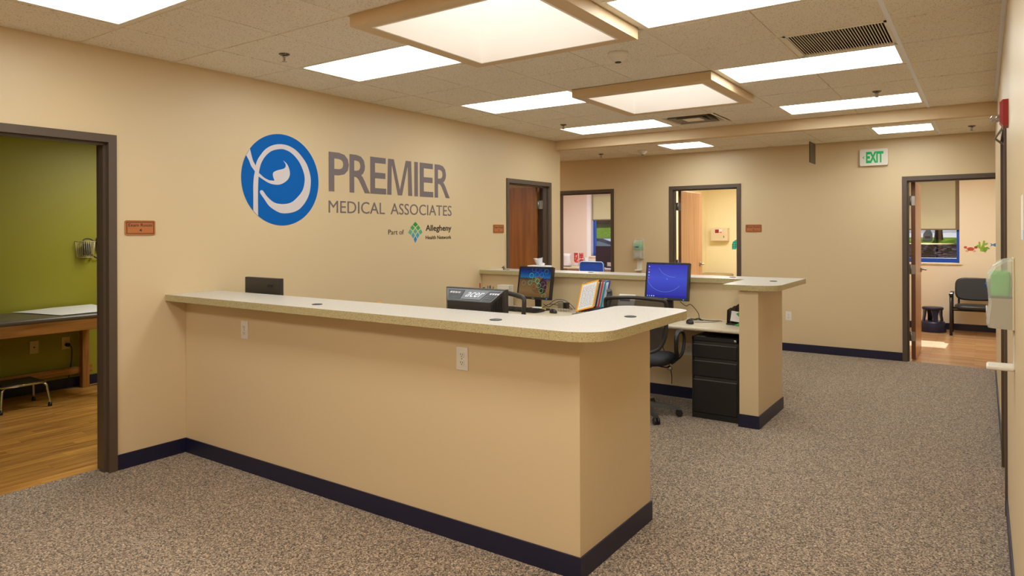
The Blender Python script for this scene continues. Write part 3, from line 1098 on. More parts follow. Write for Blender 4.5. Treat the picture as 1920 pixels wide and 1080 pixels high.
def smooth2(P, sharp=()):
    out = []
    n = len(P)
    for i in range(n):
        if i in sharp or (i + 1) % n in sharp:
            out.append(P[i]); continue
        p0, p1, p2, p3 = [Vector(P[(i + k) % n]) for k in (-1, 0, 1, 2)]
        for k in range(4):
            t = k / 4
            q = .5 * (2 * p1 + (p2 - p0) * t + (2 * p0 - 5 * p1 + 4 * p2 - p3) * t * t + (-p0 + 3 * p1 - 3 * p2 + p3) * t ** 3)
            out.append((q.x, q.y))
    return out


em = PB().prism(smooth2(A, (0, 49)), .002, .0032, plane='YZ').prism(smooth2(Bq, (0, 7, 3, 4)), .002, .0030, plane='YZ').prism(smooth2(Cq, (0, 20, 3, 10)), .002, .0031, plane='YZ')
em.build('emblem', M['logo_grey'], lg)
for ch, y0, y1, st in (('P', 3.903, 4.127, 0), ('R', 4.136, 4.379, 0), ('E', 4.383, 4.582, 0), ('I', 4.968, 5.018, 0), ('E', 5.046, 5.245, 0), ('R', 5.268, 5.506, 0)):
    text('letter', ch, M['logo_text'], lg, y1 - y0, .338, frame_mtx((.0008, y0 - 3.43, 1.883 - 1.95), *WX), bold=.012)
MP = [(0, 0), (.055, 0), (.060, .272), (.068, .272), (.142, 0), (.198, 0), (.272, .272), (.280, .272), (.285, 0), (.340, 0), (.326, .338), (.252, .338), (.171, .055), (.169, .055), (.088, .338), (.014, .338)]
PB().prism([(a + 4.596 - 3.43, b + 1.883 - 1.95) for a, b in MP], .0008, .0023, plane='YZ').build('letter', M['logo_text'], lg)
text('lettering', 'MEDICAL', M['logo_text'], lg, .665, .107, frame_mtx((.0008, 3.90 - 3.43, 1.698 - 1.95), *WX), bold=0)
text('lettering', 'ASSOCIATES', M['logo_text'], lg, .895, .107, frame_mtx((.0008, 4.64 - 3.43, 1.698 - 1.95), *WX), bold=0)
net = thing('network_logo', 'small green and blue diamond mark with Allegheny Health Network lettering', 'wall logo', (0, 4.978, 1.53))
DC = [(0, 140, 60), (42, 160, 84), (42, 160, 84), (80, 166, 130), (80, 166, 130), (80, 166, 130), (45, 156, 182), (45, 156, 182), (0, 128, 200)]
DD = [[(4.979, 1.631), (5.015, 1.606), (4.979, 1.581), (4.944, 1.605)], [(4.937, 1.598), (4.97, 1.573), (4.942, 1.547), (4.908, 1.573)], [(5.022, 1.598), (5.05, 1.571), (5.017, 1.546), (4.988, 1.574)], [(4.905, 1.56), (4.936, 1.535), (4.913, 1.504), (4.878, 1.526)], [(4.979, 1.565), (5.007, 1.538), (4.979, 1.512), (4.951, 1.538)], [(5.057, 1.56), (5.081, 1.527), (5.047, 1.504), (5.023, 1.535)], [(4.946, 1.528), (4.972, 1.501), (4.948, 1.47), (4.923, 1.499)], [(5.014, 1.528), (5.037, 1.5), (5.01, 1.469), (4.986, 1.501)], [(4.979, 1.492), (5.002, 1.459), (4.978, 1.425), (4.956, 1.46)]]
dm = {}
for P, c in zip(DD, DC):
    if c not in dm: dm[c] = mat('vinyl_%d_%d_%d' % c, c, .4)
    PB().prism([(a - 4.978, b - 1.53) for a, b in P], .0008, .002, plane='YZ').build('diamond_piece', dm[c], net)
text('lettering', 'Part', M['ink'], net, .123, .047, frame_mtx((.0008, 4.609 - 4.978, 1.508 - 1.53), *WX), bold=-.004)
text('lettering', 'of', M['ink'], net, .060, .047, frame_mtx((.0008, 4.757 - 4.978, 1.508 - 1.53), *WX), bold=-.004)
text('lettering', 'Allegheny', M['ink'], net, .40, .079, frame_mtx((.0008, 5.130 - 4.978, 1.524 - 1.53), *WX), bold=.014)
text('lettering', 'Health Network', M['ink'], net, .398, .037, frame_mtx((.0008, 5.130 - 4.978, 1.458 - 1.53), *WX), bold=.010)


def room_sign(num, loc, xd, nd, w, h, label):
    t = thing('room_sign', label, 'room sign', loc, 0, 'copper exam room signs')
    mt = frame_mtx((0, 0, 0), xd, (0, 0, 1))

    def tr(pb): pb.v = [tuple(mt @ Vector(p)) for p in pb.v]; return pb
    rp = arc(w / 2 - .012, h / 2 - .012, .012, 0, 90, 3) + arc(-w / 2 + .012, h / 2 - .012, .012, 90, 180, 3) + arc(-w / 2 + .012, -h / 2 + .012, .012, 180, 270, 3) + arc(w / 2 - .012, -h / 2 + .012, .012, 270, 360, 3)
    tr(PB().prism(rp, 0, .006)).build('plate', M['sign'], t)
    k, e = .0035, .010
    tr(PB().box(-w / 2 + e, w / 2 - e, h / 2 - e - k, h / 2 - e, .006, .0068).box(-w / 2 + e, w / 2 - e, -h / 2 + e, -h / 2 + e + k, .006, .0068)
       .box(-w / 2 + e, -w / 2 + e + k, -h / 2 + e, h / 2 - e, .006, .0068).box(w / 2 - e - k, w / 2 - e, -h / 2 + e, h / 2 - e, .006, .0068)).build('border_line', M['ink'], t)
    text('lettering', 'Exam Room', M['ink'], t, w * .78, h * .21, mt @ Matrix.Translation((-w * .39, h * .08, .006)), .0008, bold=.006)
    text('lettering', num, M['ink'], t, w * .085, h * .19, mt @ Matrix.Translation((-w * .04, -h * .25, .006)), .0008, bold=.012)


room_sign('4', (0, 2.318, 1.565), (0, 1, 0), None, .198, .098, 'copper sign reading Exam Room 4 beside the left doorway')
room_sign('3', (0, 6.375, 1.565), (0, 1, 0), None, .205, .098, 'copper sign reading Exam Room 3 left of the brown door')
room_sign('2', (2.112, FARY, 1.565), (1, 0, 0), None, .205, .100, 'copper sign reading Exam Room 2 on the far wall')

# exit sign
ex = thing('exit_sign', 'white EXIT sign with green letters and left arrow on the far wall', 'exit sign', (3.522, FARY, 2.403))
rp = arc(.133, .082, .016, 0, 90, 4) + arc(-.133, .082, .016, 90, 180, 4) + arc(-.133, -.082, .016, 180, 270, 4) + arc(.133, -.082, .016, 270, 360, 4)
PB().prism(rp, -.045, 0, plane='XZ').build('housing', M['white'], ex)
text('lettering', 'EXIT', M['green'], ex, .185, .135, frame_mtx((-.082, -.0452, -.068), (1, 0, 0), (0, 0, 1)), .001, bold=.045)
PB().prism([(-.122, 0), (-.100, .018), (-.096, .013), (-.111, 0), (-.096, -.013), (-.100, -.018)], -.0463, -.0452, plane='XZ').build('arrow', M['green'], ex)

# edge-on hanging sign
hs = thing('hanging_sign', 'thin dark sign hung edge-on from the rear ceiling by two hooks', 'hanging sign', (2.915, 8.745, 2.336))
PB().box(-.006, .006, -.153, .153, 0, .245, .002).build('panel', mat('bronze_panel', (78, 66, 50), .5), hs)
for yy in (-.11, .11):
    PB().tube([(0, yy, .235), (.012, yy, .25), (0, yy, .265), (-.01, yy, .272), (0, yy, .283)], .0014, 6).build('hook', M['steel'], hs)


# ------------------------------------------------------------------ hand sanitiser dispensers
def dispenser(label, loc, rotz):
    """local: wall plane y = 0, body toward -y"""
    t = thing('sanitizer_dispenser', label, 'soap dispenser', loc, rotz, 'wall sanitizer dispensers')
    W = .066
    prof = [(-.008, .0), (-.088, .004), (-.094, .02), (-.092, .05), (-.086, .10), (-.090, .16), (-.095, .19), (-.090, .225), (-.072, .258), (-.045, .279), (-.015, .287), (-.008, .287)]

    def shell(z0, z1, m, nm, k=1.0, w=W):
        pts = [p for p in prof]
        # clip the profile between z0 and z1
        out = []
        n = len(pts)
        for i in range(n):
            a, b = pts[i], pts[(i + 1) % n]
            ina = z0 <= a[1] <= z1
            if ina: out.append(a)
            for zc in (z0, z1):
                if (a[1] - zc) * (b[1] - zc) < 0:
                    f = (zc - a[1]) / (b[1] - a[1])
                    out.append((a[0] + (b[0] - a[0]) * f, zc))
        rows = []
        for sx, ins in ((-1, .010), (-.88, .003), (-.7, 0), (.7, 0), (.88, .003), (1, .010)):
            rows.append([(sx * w, min(-.006, (y + ins) * k), z - (ins if z > .2 and z1 > .25 else 0)) for y, z in out])
        PB().ring(rows, smooth=False).build(nm, m, t)
    shell(0, .125, M['disp_low'], 'lower_cover')
    shell(.125, .29, M['disp_top'], 'clear_cover')
    gel = PB()
    gel.box(-W + .012, W - .012, -.078, -.012, .127, .235, .016, seg=3)
    gel.build('gel_refill', M['gel'], t)
    PB().prism([(-.028, .180), (-.022, .166), (.022, .166), (.028, .180), (.018, .178), (0, .182), (-.018, .178)], -.0975, -.0935, plane='XZ').build('blue_mark', M['logo_blue'], t)
    PB().lathe([(.028, 0), (.026, .006), (.018, .010)], (0, -.095, .062), 20, axis='Y').build('sensor_dome', M['disp_dome'], t)
    PB().box(-W - .002, W + .002, -.008, 0, -.002, .289, .003).build('back_plate', M['ivory'], t)
    PB().box(-.040, .040, -.004, 0, -.162, 0, .0015).build('splash_plate', M['white'], t)
    PB().box(-.042, .042, -.095, 0, -.170, -.150, .008, seg=3).box(-.036, .036, -.088, -.006, -.151, -.149).build('drip_tray', M['white'], t)
    return t


M['disp_low'] = mat('grey_translucent_plastic', (176, 172, 158), .3)
M['disp_top'] = veil_mat('milky_clear_cover', (225, 232, 222), .35)
M['gel'] = mat('green_gel', (84, 190, 100), .2)
M['disp_dome'] = mat('pale_dome_plastic', (196, 186, 172), .25)
dispenser('sanitizer dispenser with green gel on the far wall, between two doorways', (.500, FARY, 1.132), 0)
dispenser('close-up sanitizer dispenser with green gel seen side-on at the right wall', (4.70, 3.44, 1.13), -PI / 2)

# wall box at the right picture edge
t = thing('wall_holder', 'pale plastic holder on the right wall at the picture edge, above the dispenser', 'wall holder', (4.70, 1.60, 1.530))
PB().prism([(-.0, 0), (-.0, .08), (-.010, .08), (-.042, .065), (-.042, 0)], -.06, .03, plane='XZ').build('body', M['white'], t)
PB().box(-.042, 0, -.055, .028, -.018, -.0005).build('lower_tray', mat('bluish_plastic', (205, 215, 232), .3), t)

# fire alarm strobe
fa = thing('fire_alarm', 'red fire alarm horn with clear strobe lens high on the right wall', 'fire alarm', (4.70, 4.20, 2.045))
pb = PB()
fr_ = [(-.058, 0), (.058, 0), (.058, .13), (-.058, .13)]
fi_ = [(-.046, .022), (.046, .022), (.046, .118), (-.046, .118)]
pb.ring([[(0, a, b) for a, b in fr_], [(-.022, a, b) for a, b in fr_], [(-.036, a, b) for a, b in fi_]], smooth=False)
pb.build('housing', M['red'], fa)
PB().lathe([(.020, 0), (.020, -.012), (.016, -.030), (.006, -.038)], (-.036, 0, .045), 10, axis='X', smooth=False).build('strobe_lens', M['clear'], fa)
PB().lathe([(.012, 0), (.012, -.010), (.004, -.016)], (-.036, 0, .045), 10, axis='X', smooth=False).build('strobe_reflector', M['chrome'], fa)
PB().box(-.0372, -.0355, -.004, .004, .084, .092).build('status_mark', M['white'], fa)


# ------------------------------------------------------------------ file cabinet
fc = thing('file_cabinet', 'black metal pedestal file cabinet with three drawers under the rear desk', 'file cabinet', (2.805, 5.475, 0))
hw = .19
PB().box(-hw, hw, 0.012, .56, .0, .045).box(-hw, hw, .02, .56, .045, .665, .003).box(-hw, -hw + .012, 0, .03, 0, .665).box(hw - .012, hw, 0, .03, 0, .665).box(-hw, hw, 0, .03, .636, .665).box(-hw + .012, hw - .012, .0, .03, 0, .045).build('body', M['blackmetal'], fc)
for z0, z1 in ((.500, .632), (.348, .496), (.050, .343)):
    PB().box(-hw + .014, hw - .014, -.004, .02, z0, z1 - .026, .002).build('drawer', M['blackmetal'], fc)
    dr = PB().box(-hw + .014, hw - .014, -.006, .004, z1 - .030, z1 - .026, .0012).build('drawer_pull', M['edge_highlight'], fc)
    PB().box(-hw + .014, hw - .014, .012, .022, z1 - .026, z1 - .002).build('pull_recess', M['slot'], fc)
PB().lathe([(.010, 0), (.010, -.006), (.006, -.007)], (hw - .026, -.001, .650), 14, axis='Y').build('lock', M['chrome'], fc)
PB().box(-hw + .03, -hw + .10, .02, .05, .665, .668).build('label_holder', M['edge_highlight'], fc)


# ------------------------------------------------------------------ task chairs
def task_chair(label, loc, rotz, mesh_m):
    """local: sitter faces +y; back at -y"""
    t = thing('task_chair', label, 'chair', loc, rotz)
    for k in range(5):
        a = math.radians(18 + 72 * k)
        c, s = math.cos(a), math.sin(a)
        rings = []
        for r, zt, w, h in ((.03, .115, .034, .04), (.15, .105, .026, .032), (.30, .078, .017, .024)):
            rings.append([(c * r - s * u * w, s * r + c * u * w, zt + v * h) for u, v in ((-1, -1), (1, -1), (.7, 0), (-.7, 0))])
        lg_ = PB().ring(rings, smooth=False).cyl((c * .29, s * .29, .05), (c * .29, s * .29, .08), .010, seg=8).build('leg', M['char'], t)
        cs = PB()
        for sgn in (-1, 1):
            p = Vector((c * .29 - s * .014 * sgn, s * .29 + c * .014 * sgn, .028))
            n = Vector((-s, c, 0)) * .009
            cs.cyl(p - n, p + n, .028, seg=14)
        cs.box(-.012 + c * .29, .012 + c * .29, -.012 + s * .29, .012 + s * .29, .03, .056)
        cs.build('caster', M['black'], lg_)
    PB().lathe([(.035, .075), (.035, .12), (.026, .125), (.026, .26), (.016, .262), (.016, .40), (.05, .41), (.05, .43)], (0, 0, 0), 16).build('gas_lift', M['black'], t)
    PB().box(-.09, .09, -.10, .10, .415, .445, .006).tube([(.05, .02, .425), (.20, .02, .405)], .006, 6).build('tilt_mechanism', M['black'], t)
    PB().lathe([(.004, 0), (.018, .012), (.02, .035), (.008, .045)], (.19, .02, .405), 10, axis='X').build('tilt_knob', M['steel'], t)
    # seat: rounded cushion
    sp = []
    for i in range(28):
        q = 2 * PI * i / 28
        cx, sy = math.cos(q), math.sin(q)
        sp.append((.245 * (abs(cx) ** .55) * (1 if cx > 0 else -1), .235 * (abs(sy) ** .55) * (1 if sy > 0 else -1)))
    rings = [[(x * k, y * k, z - .02 * max(0, y * k - .12) / .1) for x, y in sp] for k, z in ((.80, .445), (.96, .455), (1.0, .475), (1.0, .495), (.95, .518), (.80, .528), (.4, .527))]
    PB().ring(rings).build('seat', M['seat'], t)
    # back frame
    def bp(u, z):   # curved back surface
        return Vector((u, -.235 - .07 * (z - .55) - .05 * (1 - (u / .25) ** 2) + .03, z))
    out = []
    for u, z in [(-.235, .70), (-.245, .85), (-.250, .955), (-.236, .982), (-.20, .990), (-.10, .999), (0, 1.003), (.10, .999), (.20, .990), (.236, .982), (.250, .955), (.252, .85), (.238, .70), (.19, .60), (.10, .565), (0, .555), (-.10, .565), (-.19, .60)]:
        out.append(bp(u, z))
    P = out
    sm = []
    n = len(P)
    for i in range(n):
        p0, p1, p2, p3 = P[i - 1], P[i], P[(i + 1) % n], P[(i + 2) % n]
        for k in range(3):
            tt = k / 3
            sm.append(.5 * (2 * p1 + (p2 - p0) * tt + (2 * p0 - 5 * p1 + 4 * p2 - p3) * tt * tt + (-p0 + 3 * p1 - 3 * p2 + p3) * tt ** 3))
    PB().tube(sm, .016, 8, closed=True).build('back_frame', M['dark'], t)
    ms = PB()
    us = [-.24 + .48 * i / 12 for i in range(13)]
    zs = [.575 + .41 * i / 8 for i in range(9)]
    vs = []
    for z in zs:
        for u in us:
            lim = .245 if z > .7 else .245 - (.7 - z) * .5
            uu = u * lim / .24
            vs.append(bp(uu, min(z, .992 - .02 * (abs(uu) / .23) ** 3)))
    ms.add(vs, [(r * 13 + c, r * 13 + c + 1, (r + 1) * 13 + c + 1, (r + 1) * 13 + c) for r in range(8) for c in range(12)], 0, True)
    ms.build('back_mesh', mesh_m, t, fix=False)
    PB().tube(sweep([(0, -.03, .425), (0, -.20, .43), (0, -.285, .50), (0, -.295, .62), (0, -.30, .74)], 5), .018, 8, flat=.6).box(-.12, .12, -.312, -.296, .70, .76, .006).build('back_spine', M['dark'], t)
    # loop armrests
    for s in (-1, 1):
        loop = [(s * .235, .06, .45), (s * .300, .09, .52), (s * .312, .12, .64), (s * .305, .08, .705), (s * .300, -.04, .715), (s * .305, -.12, .68), (s * .30, -.11, .58), (s * .285, -.02, .50), (s * .235, .0, .45)]
        PB().tube(sweep(loop, 5), .019, 8, flat=.7).build('armrest', M['black'], t)
    return t


task_chair('black mesh-back task chair before the blue screen, half behind the near counter', (2.26, 5.30, 0), math.radians(8), M['mesh'])
ch = task_chair('black open-back chair whose top corner shows right of the near dark monitor', (1.685, 3.76, 0), math.radians(172), M['mesh_open'])
ch.scale = (1.0, 1.0, 1.085)


# ------------------------------------------------------------------ monitors
def stand(pb, z0, zt, depth=.10, y=0.0):
    pb.box(-.032, .032, y, y + .03, z0 + .012, zt, .004)
    pb.prism([(x * .13, y + .015 + yy * .09) for x, yy in [(math.cos(2 * PI * i / 28), math.sin(2 * PI * i / 28)) for i in range(28)]], z0, z0 + .012)


def emissive_screen(name, build):
    m = bpy.data.materials.new(name)
    m.use_nodes = True
    nt = m.node_tree
    nt.nodes.clear()
    o = nt.nodes.new('ShaderNodeOutputMaterial')
    e = nt.nodes.new('ShaderNodeEmission')
    nt.links.new(build(nt), e.inputs[0])
    e.inputs[1].default_value = 1.0
    nt.links.new(e.outputs[0], o.inputs[0])
    return m


def grad(nt, stops, axis='Z', lo=0.0, hi=1.0, turb=0.0):
    tc = nt.nodes.new('ShaderNodeTexCoord')
    sp = nt.nodes.new('ShaderNodeSeparateXYZ')
    nt.links.new(tc.outputs['Generated'], sp.inputs[0])
    src = sp.outputs['XYZ'.index(axis)]
    if turb:
        n = nt.nodes.new('ShaderNodeTexNoise'); n.inputs['Scale'].default_value = 14; n.inputs['Detail'].default_value = 5
        nt.links.new(tc.outputs['Generated'], n.inputs['Vector'])
        ma = nt.nodes.new('ShaderNodeMath'); ma.operation = 'MULTIPLY_ADD'
        ma.inputs[1].default_value = turb
        nt.links.new(n.outputs['Fac'], ma.inputs[0]); nt.links.new(src, ma.inputs[2])
        src = ma.outputs[0]
    r = nt.nodes.new('ShaderNodeValToRGB')
    e = r.color_ramp.elements
    e[0].position, e[0].color = stops[0][0], lin(stops[0][1])
    e[1].position, e[1].color = stops[-1][0], lin(stops[-1][1])
    for p_, c in stops[1:-1]:
        a = e.new(p_); a.color = lin(c)
    nt.links.new(src, r.inputs['Fac'])
    return r.outputs['Color']


M['scr_blue'] = emissive_screen('blue_desktop', lambda nt: grad(nt, [(0, (52, 50, 148)), (.45, (70, 78, 190)), (.6, (74, 84, 196)), (1.0, (62, 62, 168))]))
M['scr_field'] = emissive_screen('field_picture', lambda nt: grad(nt, [(0.0, (92, 66, 38)), (.30, (120, 92, 56)), (.62, (98, 78, 48)), (.72, (60, 48, 38)), (.74, (40, 96, 140)), (.9, (28, 60, 112)), (1.15, (32, 40, 84))], turb=.14))


def lcd(label, loc, w, h, tilt, screen_m, rotz=0.0, zc=.25, base_z=0.0):
    """screen faces -y; loc is the foot on the desk; zc = height of the panel centre above it"""
    t = thing('monitor', label, 'monitor', loc, rotz)
    R = Matrix.Translation((0, 0, zc)) @ Matrix.Rotation(-tilt, 4, 'X')

    def pt(nm, pb, m):
        pb.v = [tuple(R @ Vector(p)) for p in pb.v]
        return pb.build(nm, m, t)
    b = .017
    bz = PB().box(-w / 2, w / 2, -.02, .005, h / 2 - b, h / 2, .002).box(-w / 2, w / 2, -.02, .005, -h / 2, -h / 2 + b * 1.35, .002).box(-w / 2, -w / 2 + b, -.02, .005, -h / 2 + b, h / 2 - b).box(w / 2 - b, w / 2, -.02, .005, -h / 2 + b, h / 2 - b).box(-w / 2 + .002, w / 2 - .002, .0, .025, -h / 2 + .002, h / 2 - .002).box(-w / 2 + .07, w / 2 - .07, .02, .05, -h / 2 + .06, h / 2 - .06, .008)
    pt('bezel', bz, M['black'])
    sc = pt('screen', PB().box(-w / 2 + b, w / 2 - b, -.0165, -.014, -h / 2 + b * 1.35, h / 2 - b), screen_m)
    s = PB(); stand(s, 0, zc, y=.035)
    s.build('stand', M['black'], t)
    pt('power_light', PB().box(w / 2 - .045, w / 2 - .036, -.0215, -.019, -h / 2 + .006, -h / 2 + .014), emit_led)
    pt('maker_mark', PB().box(-.014, .014, -.0212, -.0195, -h / 2 + .008, -h / 2 + .014), M['steel'])
    return t, pt


emit_led = emit_mat('blue_led', (60, 130, 255), 1.6)
# right: blue desktop
t4, pt4 = lcd('lit monitor showing a plain blue desktop on the rear desk', (2.275, 5.80, .74), .405, .335, math.radians(9), M['scr_blue'], zc=.342)
for i, c in enumerate(((225, 235, 250), (220, 90, 90), (240, 240, 245), (150, 190, 230), (230, 120, 60))):
    pt4('desktop_icon', PB().box(-.178, -.170, -.0175, -.0165, .125 - i * .026, .133 - i * .026), emit_mat('icon_%d' % i, c, 1.0))
for i, c in enumerate(((120, 220, 190), (110, 180, 230), (235, 235, 240), (225, 225, 235))):
    pt4('taskbar_icon', PB().box(-.180 + i * .020, -.172 + i * .020, -.0175, -.0165, -.138, -.130), emit_mat('bar_%d' % i, c, 1.0))
pt4('taskbar', PB().box(-.185, .185, -.0171, -.0165, -.1445, -.127), emit_mat('taskbar_blue', (44, 48, 150), 1.0))
sw = PB()
for (cx, cz, rx, rz, a0, a1) in ((-.02, .05, .17, .145, 195, 325), (.06, .16, .15, .12, 200, 275)):
    P = [(cx + rx * math.cos(math.radians(a0 + (a1 - a0) * i / 24)), -.0168, cz + rz * math.sin(math.radians(a0 + (a1 - a0) * i / 24))) for i in range(25)]
    sw.tube(P, .0009, 4)
pt4('light_streaks', sw, emit_mat('streak', (110, 160, 225), 1.0))
pt4('light_streaks', PB().lathe([(.004, 0), (.004, .0004)], (.0, -.0172, .02), 8, axis='Y'), emit_mat('glint', (90, 180, 240), 1.0))

# left: hay bale picture with bubbles
t3, pt3 = lcd('lit monitor showing a hay field with floating bubbles, beside the yellow folders', (.875, 5.80, .74), .40, .330, math.radians(11), M['scr_field'], zc=.272)
bal = [(.0 + .075 * math.cos(2 * PI * i / 24) * 1.15 + .045, -.02 + .085 * math.sin(2 * PI * i / 24)) for i in range(24)]
pt3('hay_bale', PB().prism(bal, -.0175, -.0166, plane='XZ'), emit_mat('bale_straw', (104, 76, 48), 1.0))
bal2 = [(.045 * math.cos(2 * PI * i / 24) + .10, -.03 + .080 * math.sin(2 * PI * i / 24)) for i in range(24)]
pt3('hay_bale_end', PB().prism(bal2, -.0182, -.0173, plane='XZ'), emit_mat('bale_end', (58, 42, 34), 1.0))
bub = [(-.02, .135, (70, 90, 110)), (.025, .132, (70, 80, 110)), (.085, .130, (60, 76, 110)), (.13, .118, (60, 120, 80)), (-.045, .075, (80, 170, 150)), (.02, .082, (40, 110, 190)), (.078, .082, (50, 110, 200)), (.13, .045, (40, 60, 180)),
       (-.01, .035, (70, 150, 130)), (-.055, .0, (90, 160, 120)), (.03, .02, (80, 190, 130)), (-.13, -.005, (130, 110, 100)), (.05, -.025, (70, 170, 140)), (.10, -.01, (110, 80, 120)), (-.005, -.04, (150, 90, 60)), (.085, -.075, (90, 170, 110)), (.13, -.04, (140, 90, 120)), (.12, -.125, (80, 150, 100))]
bm_ = {}
for bx_, bz_, c in bub:
    if c not in bm_: bm_[c] = emit_mat('bubble_%d_%d_%d' % c, c, 1.25)
    P = [(bx_ + .023 * math.cos(2 * PI * i / 20), -.0185, bz_ + .023 * math.sin(2 * PI * i / 20)) for i in range(20)]
    q = PB().tube(P, .0014, 4, closed=True)
    q.lathe([(.002, 0), (.002, .0004)], (bx_ - .010, -.0188, bz_ + .012), 6, axis='Y')
    pt3('bubble', q, bm_[c])

# dark monitors turned away, on the near desk
m1 = thing('monitor', 'plain dark monitor back standing left behind the near counter', 'monitor', (.335, 3.02, .74))
PB().box(-.203, .203, -.012, .022, .10, .467, .004).build('back_shell', M['dark'], m1)
PB().box(-.17, .165, -.018, -.012, .30, .345, .002).box(-.165, .165, -.0145, -.0125, .348, .352).build('handle_recess', M['black'], m1)
text('maker_mark', 'acer', M['black'], m1, .075, .022, frame_mtx((.06, -.0135, .40), (1, 0, 0), (0, 0, 1)), .001, shear=.3, bold=.02)
s = PB(); stand(s, 0, .30, y=.02); s.build('stand', M['black'], m1)

m2 = thing('monitor', 'bulky dark monitor back with acer lettering and vents behind the near counter', 'monitor', (2.219, 3.04, .74))
Wm, zt, zb = .211, .470, .16
shell = PB()
rings = [[(-Wm, .060, zb), (Wm, .060, zb), (Wm, .060, zt), (-Wm, .060, zt)],
         [(-Wm, .030, zb), (Wm, .030, zb), (Wm, .030, zt), (-Wm, .030, zt)],
         [(-Wm + .006, .026, zb + .01), (Wm - .006, .026, zb + .01), (Wm - .006, .026, zt - .006), (-Wm + .006, .026, zt - .006)],
         [(-Wm + .085, -.062, zb + .03), (Wm - .030, -.062, zb + .03), (Wm - .030, -.062, zt - .062), (-Wm + .085, -.062, zt - .062)]]
shell.ring(rings, smooth=False)
shell.build('back_shell', M['dark'], m2)
# slanted upper face: from (y .026, z zt-.006) to (y -.062, z zt-.08)
up = Vector((0, .088, .056)).normalized()
sm = frame_mtx((0, -.062, zt - .062), (1, 0, 0), up)
lenS = math.hypot(.088, .056)
def tr_(pb, mt=sm):
    pb.v = [tuple(mt @ Vector(p)) for p in pb.v]; return pb
tr_(PB().prism([(-.035, .012), (.098, .012), (.120, lenS - .012), (-.055, lenS - .012)], .0006, .002)).build('logo_panel', M['char'], m2)
text('maker_mark', 'acer', mat('pale_logo_print', (196, 202, 214), .4), m2, .118, .042, sm @ Matrix.Translation((-.022, .032, .002)), .001, shear=.3, bold=.004)
for k in range(9):
    yk = .012 + k * .0095
    f = yk / lenS
    tr_(PB().box(-Wm + .092 - .070 * f, -.044 - .018 * f, yk, yk + .005, .0005, .002)).build('vent_slat', M['black'], m2)
    tr_(PB().box(.108 + .020 * f, Wm - .040 + .018 * f, yk, yk + .005, .0005, .002)).build('vent_slat', M['black'], m2)
ic = PB()
for i in range(4):
    for q in range(3):
        ic.box(-.150 + i * .020 + q * .005, -.147 + i * .020 + q * .005, .060, .076 - (q % 2) * .006, .002, .003)
        ic.box(.134 + i * .017 + q * .004, .137 + i * .017 + q * .004, .060, .076 - (q % 2) * .006, .002, .003)
o = tr_(ic).build('printed_symbols', M['logo_grey'], m2); o['kind'] = 'stuff'
PB().add([(-Wm + .088, -.0615, zt - .060), (Wm - .032, -.0615, zt - .060), (Wm - .032, -.0665, zt - .066), (-Wm + .086, -.0665, zt - .066)], [(0, 1, 2, 3)]).build('edge_rib', M['char'], m2)
for k in range(7):                   # side vents
    f = (k + .6) / 8
    xa, ya = Wm - .030 + .024 * f, -.062 + .088 * f
    ztop = zt - .062 + .056 * f - .014
    PB().box(xa - .001, xa + .004, ya - .0028, ya + .0028, zb + .05, ztop, .001).build('vent_slat', M['black'], m2)
s = PB(); stand(s, 0, .25, y=.0); s.build('stand', M['black'], m2)


# ------------------------------------------------------------------ desk things
def keyboard(label, loc, rotz):
    t = thing('keyboard', label, 'keyboard', loc, rotz)
    PB().prism([(-.08, .004), (-.08, .014), (.075, .026), (.085, .018), (.085, .004)], -.225, .225, plane='YZ').build('case', M['black'], t)
    k = PB()
    for r in range(5):
        for c in range(20):
            x0 = -.215 + c * .0215; y0 = -.062 + r * .026; z0 = .015 + (y0 + .08) * .075
            k.box(x0, x0 + .017, y0, y0 + .020, z0, z0 + .006)
    o = k.build('keys', M['dark'], t); o['kind'] = 'stuff'


keyboard('black keyboard below the hay field screen', (.80, 5.655, .741), math.radians(-3))


def mouse(label, loc, rotz):
    t = thing('mouse', label, 'mouse', loc, rotz)
    rings = []
    for k, z in ((.96, 0), (1.0, .008), (.95, .018), (.75, .029), (.42, .036), (.1, .038)):
        rings.append([(.031 * k * math.cos(2 * PI * i / 20), .055 * k * math.sin(2 * PI * i / 20) * (1.0 if k > .8 else 1.02), z) for i in range(20)])
    PB().ring(rings).build('body', M['black'], t)
    PB().cyl((-.003, .03, .031), (.003, .03, .031), .007, seg=10).build('wheel', M['char'], t)


mouse('black computer mouse between keyboard and yellow folders', (1.155, 5.68, .741), math.radians(60))
mouse('black computer mouse on the desk below the blue screen', (2.53, 5.66, .741), math.radians(35))


def cord(label, pts, r=.0032, m='cable', cat='cable'):
    o = PB().tube(sweep(pts, 6), r, 6).build('cable', M[m], origin=pts[0])
    return tag(o, label, cat)


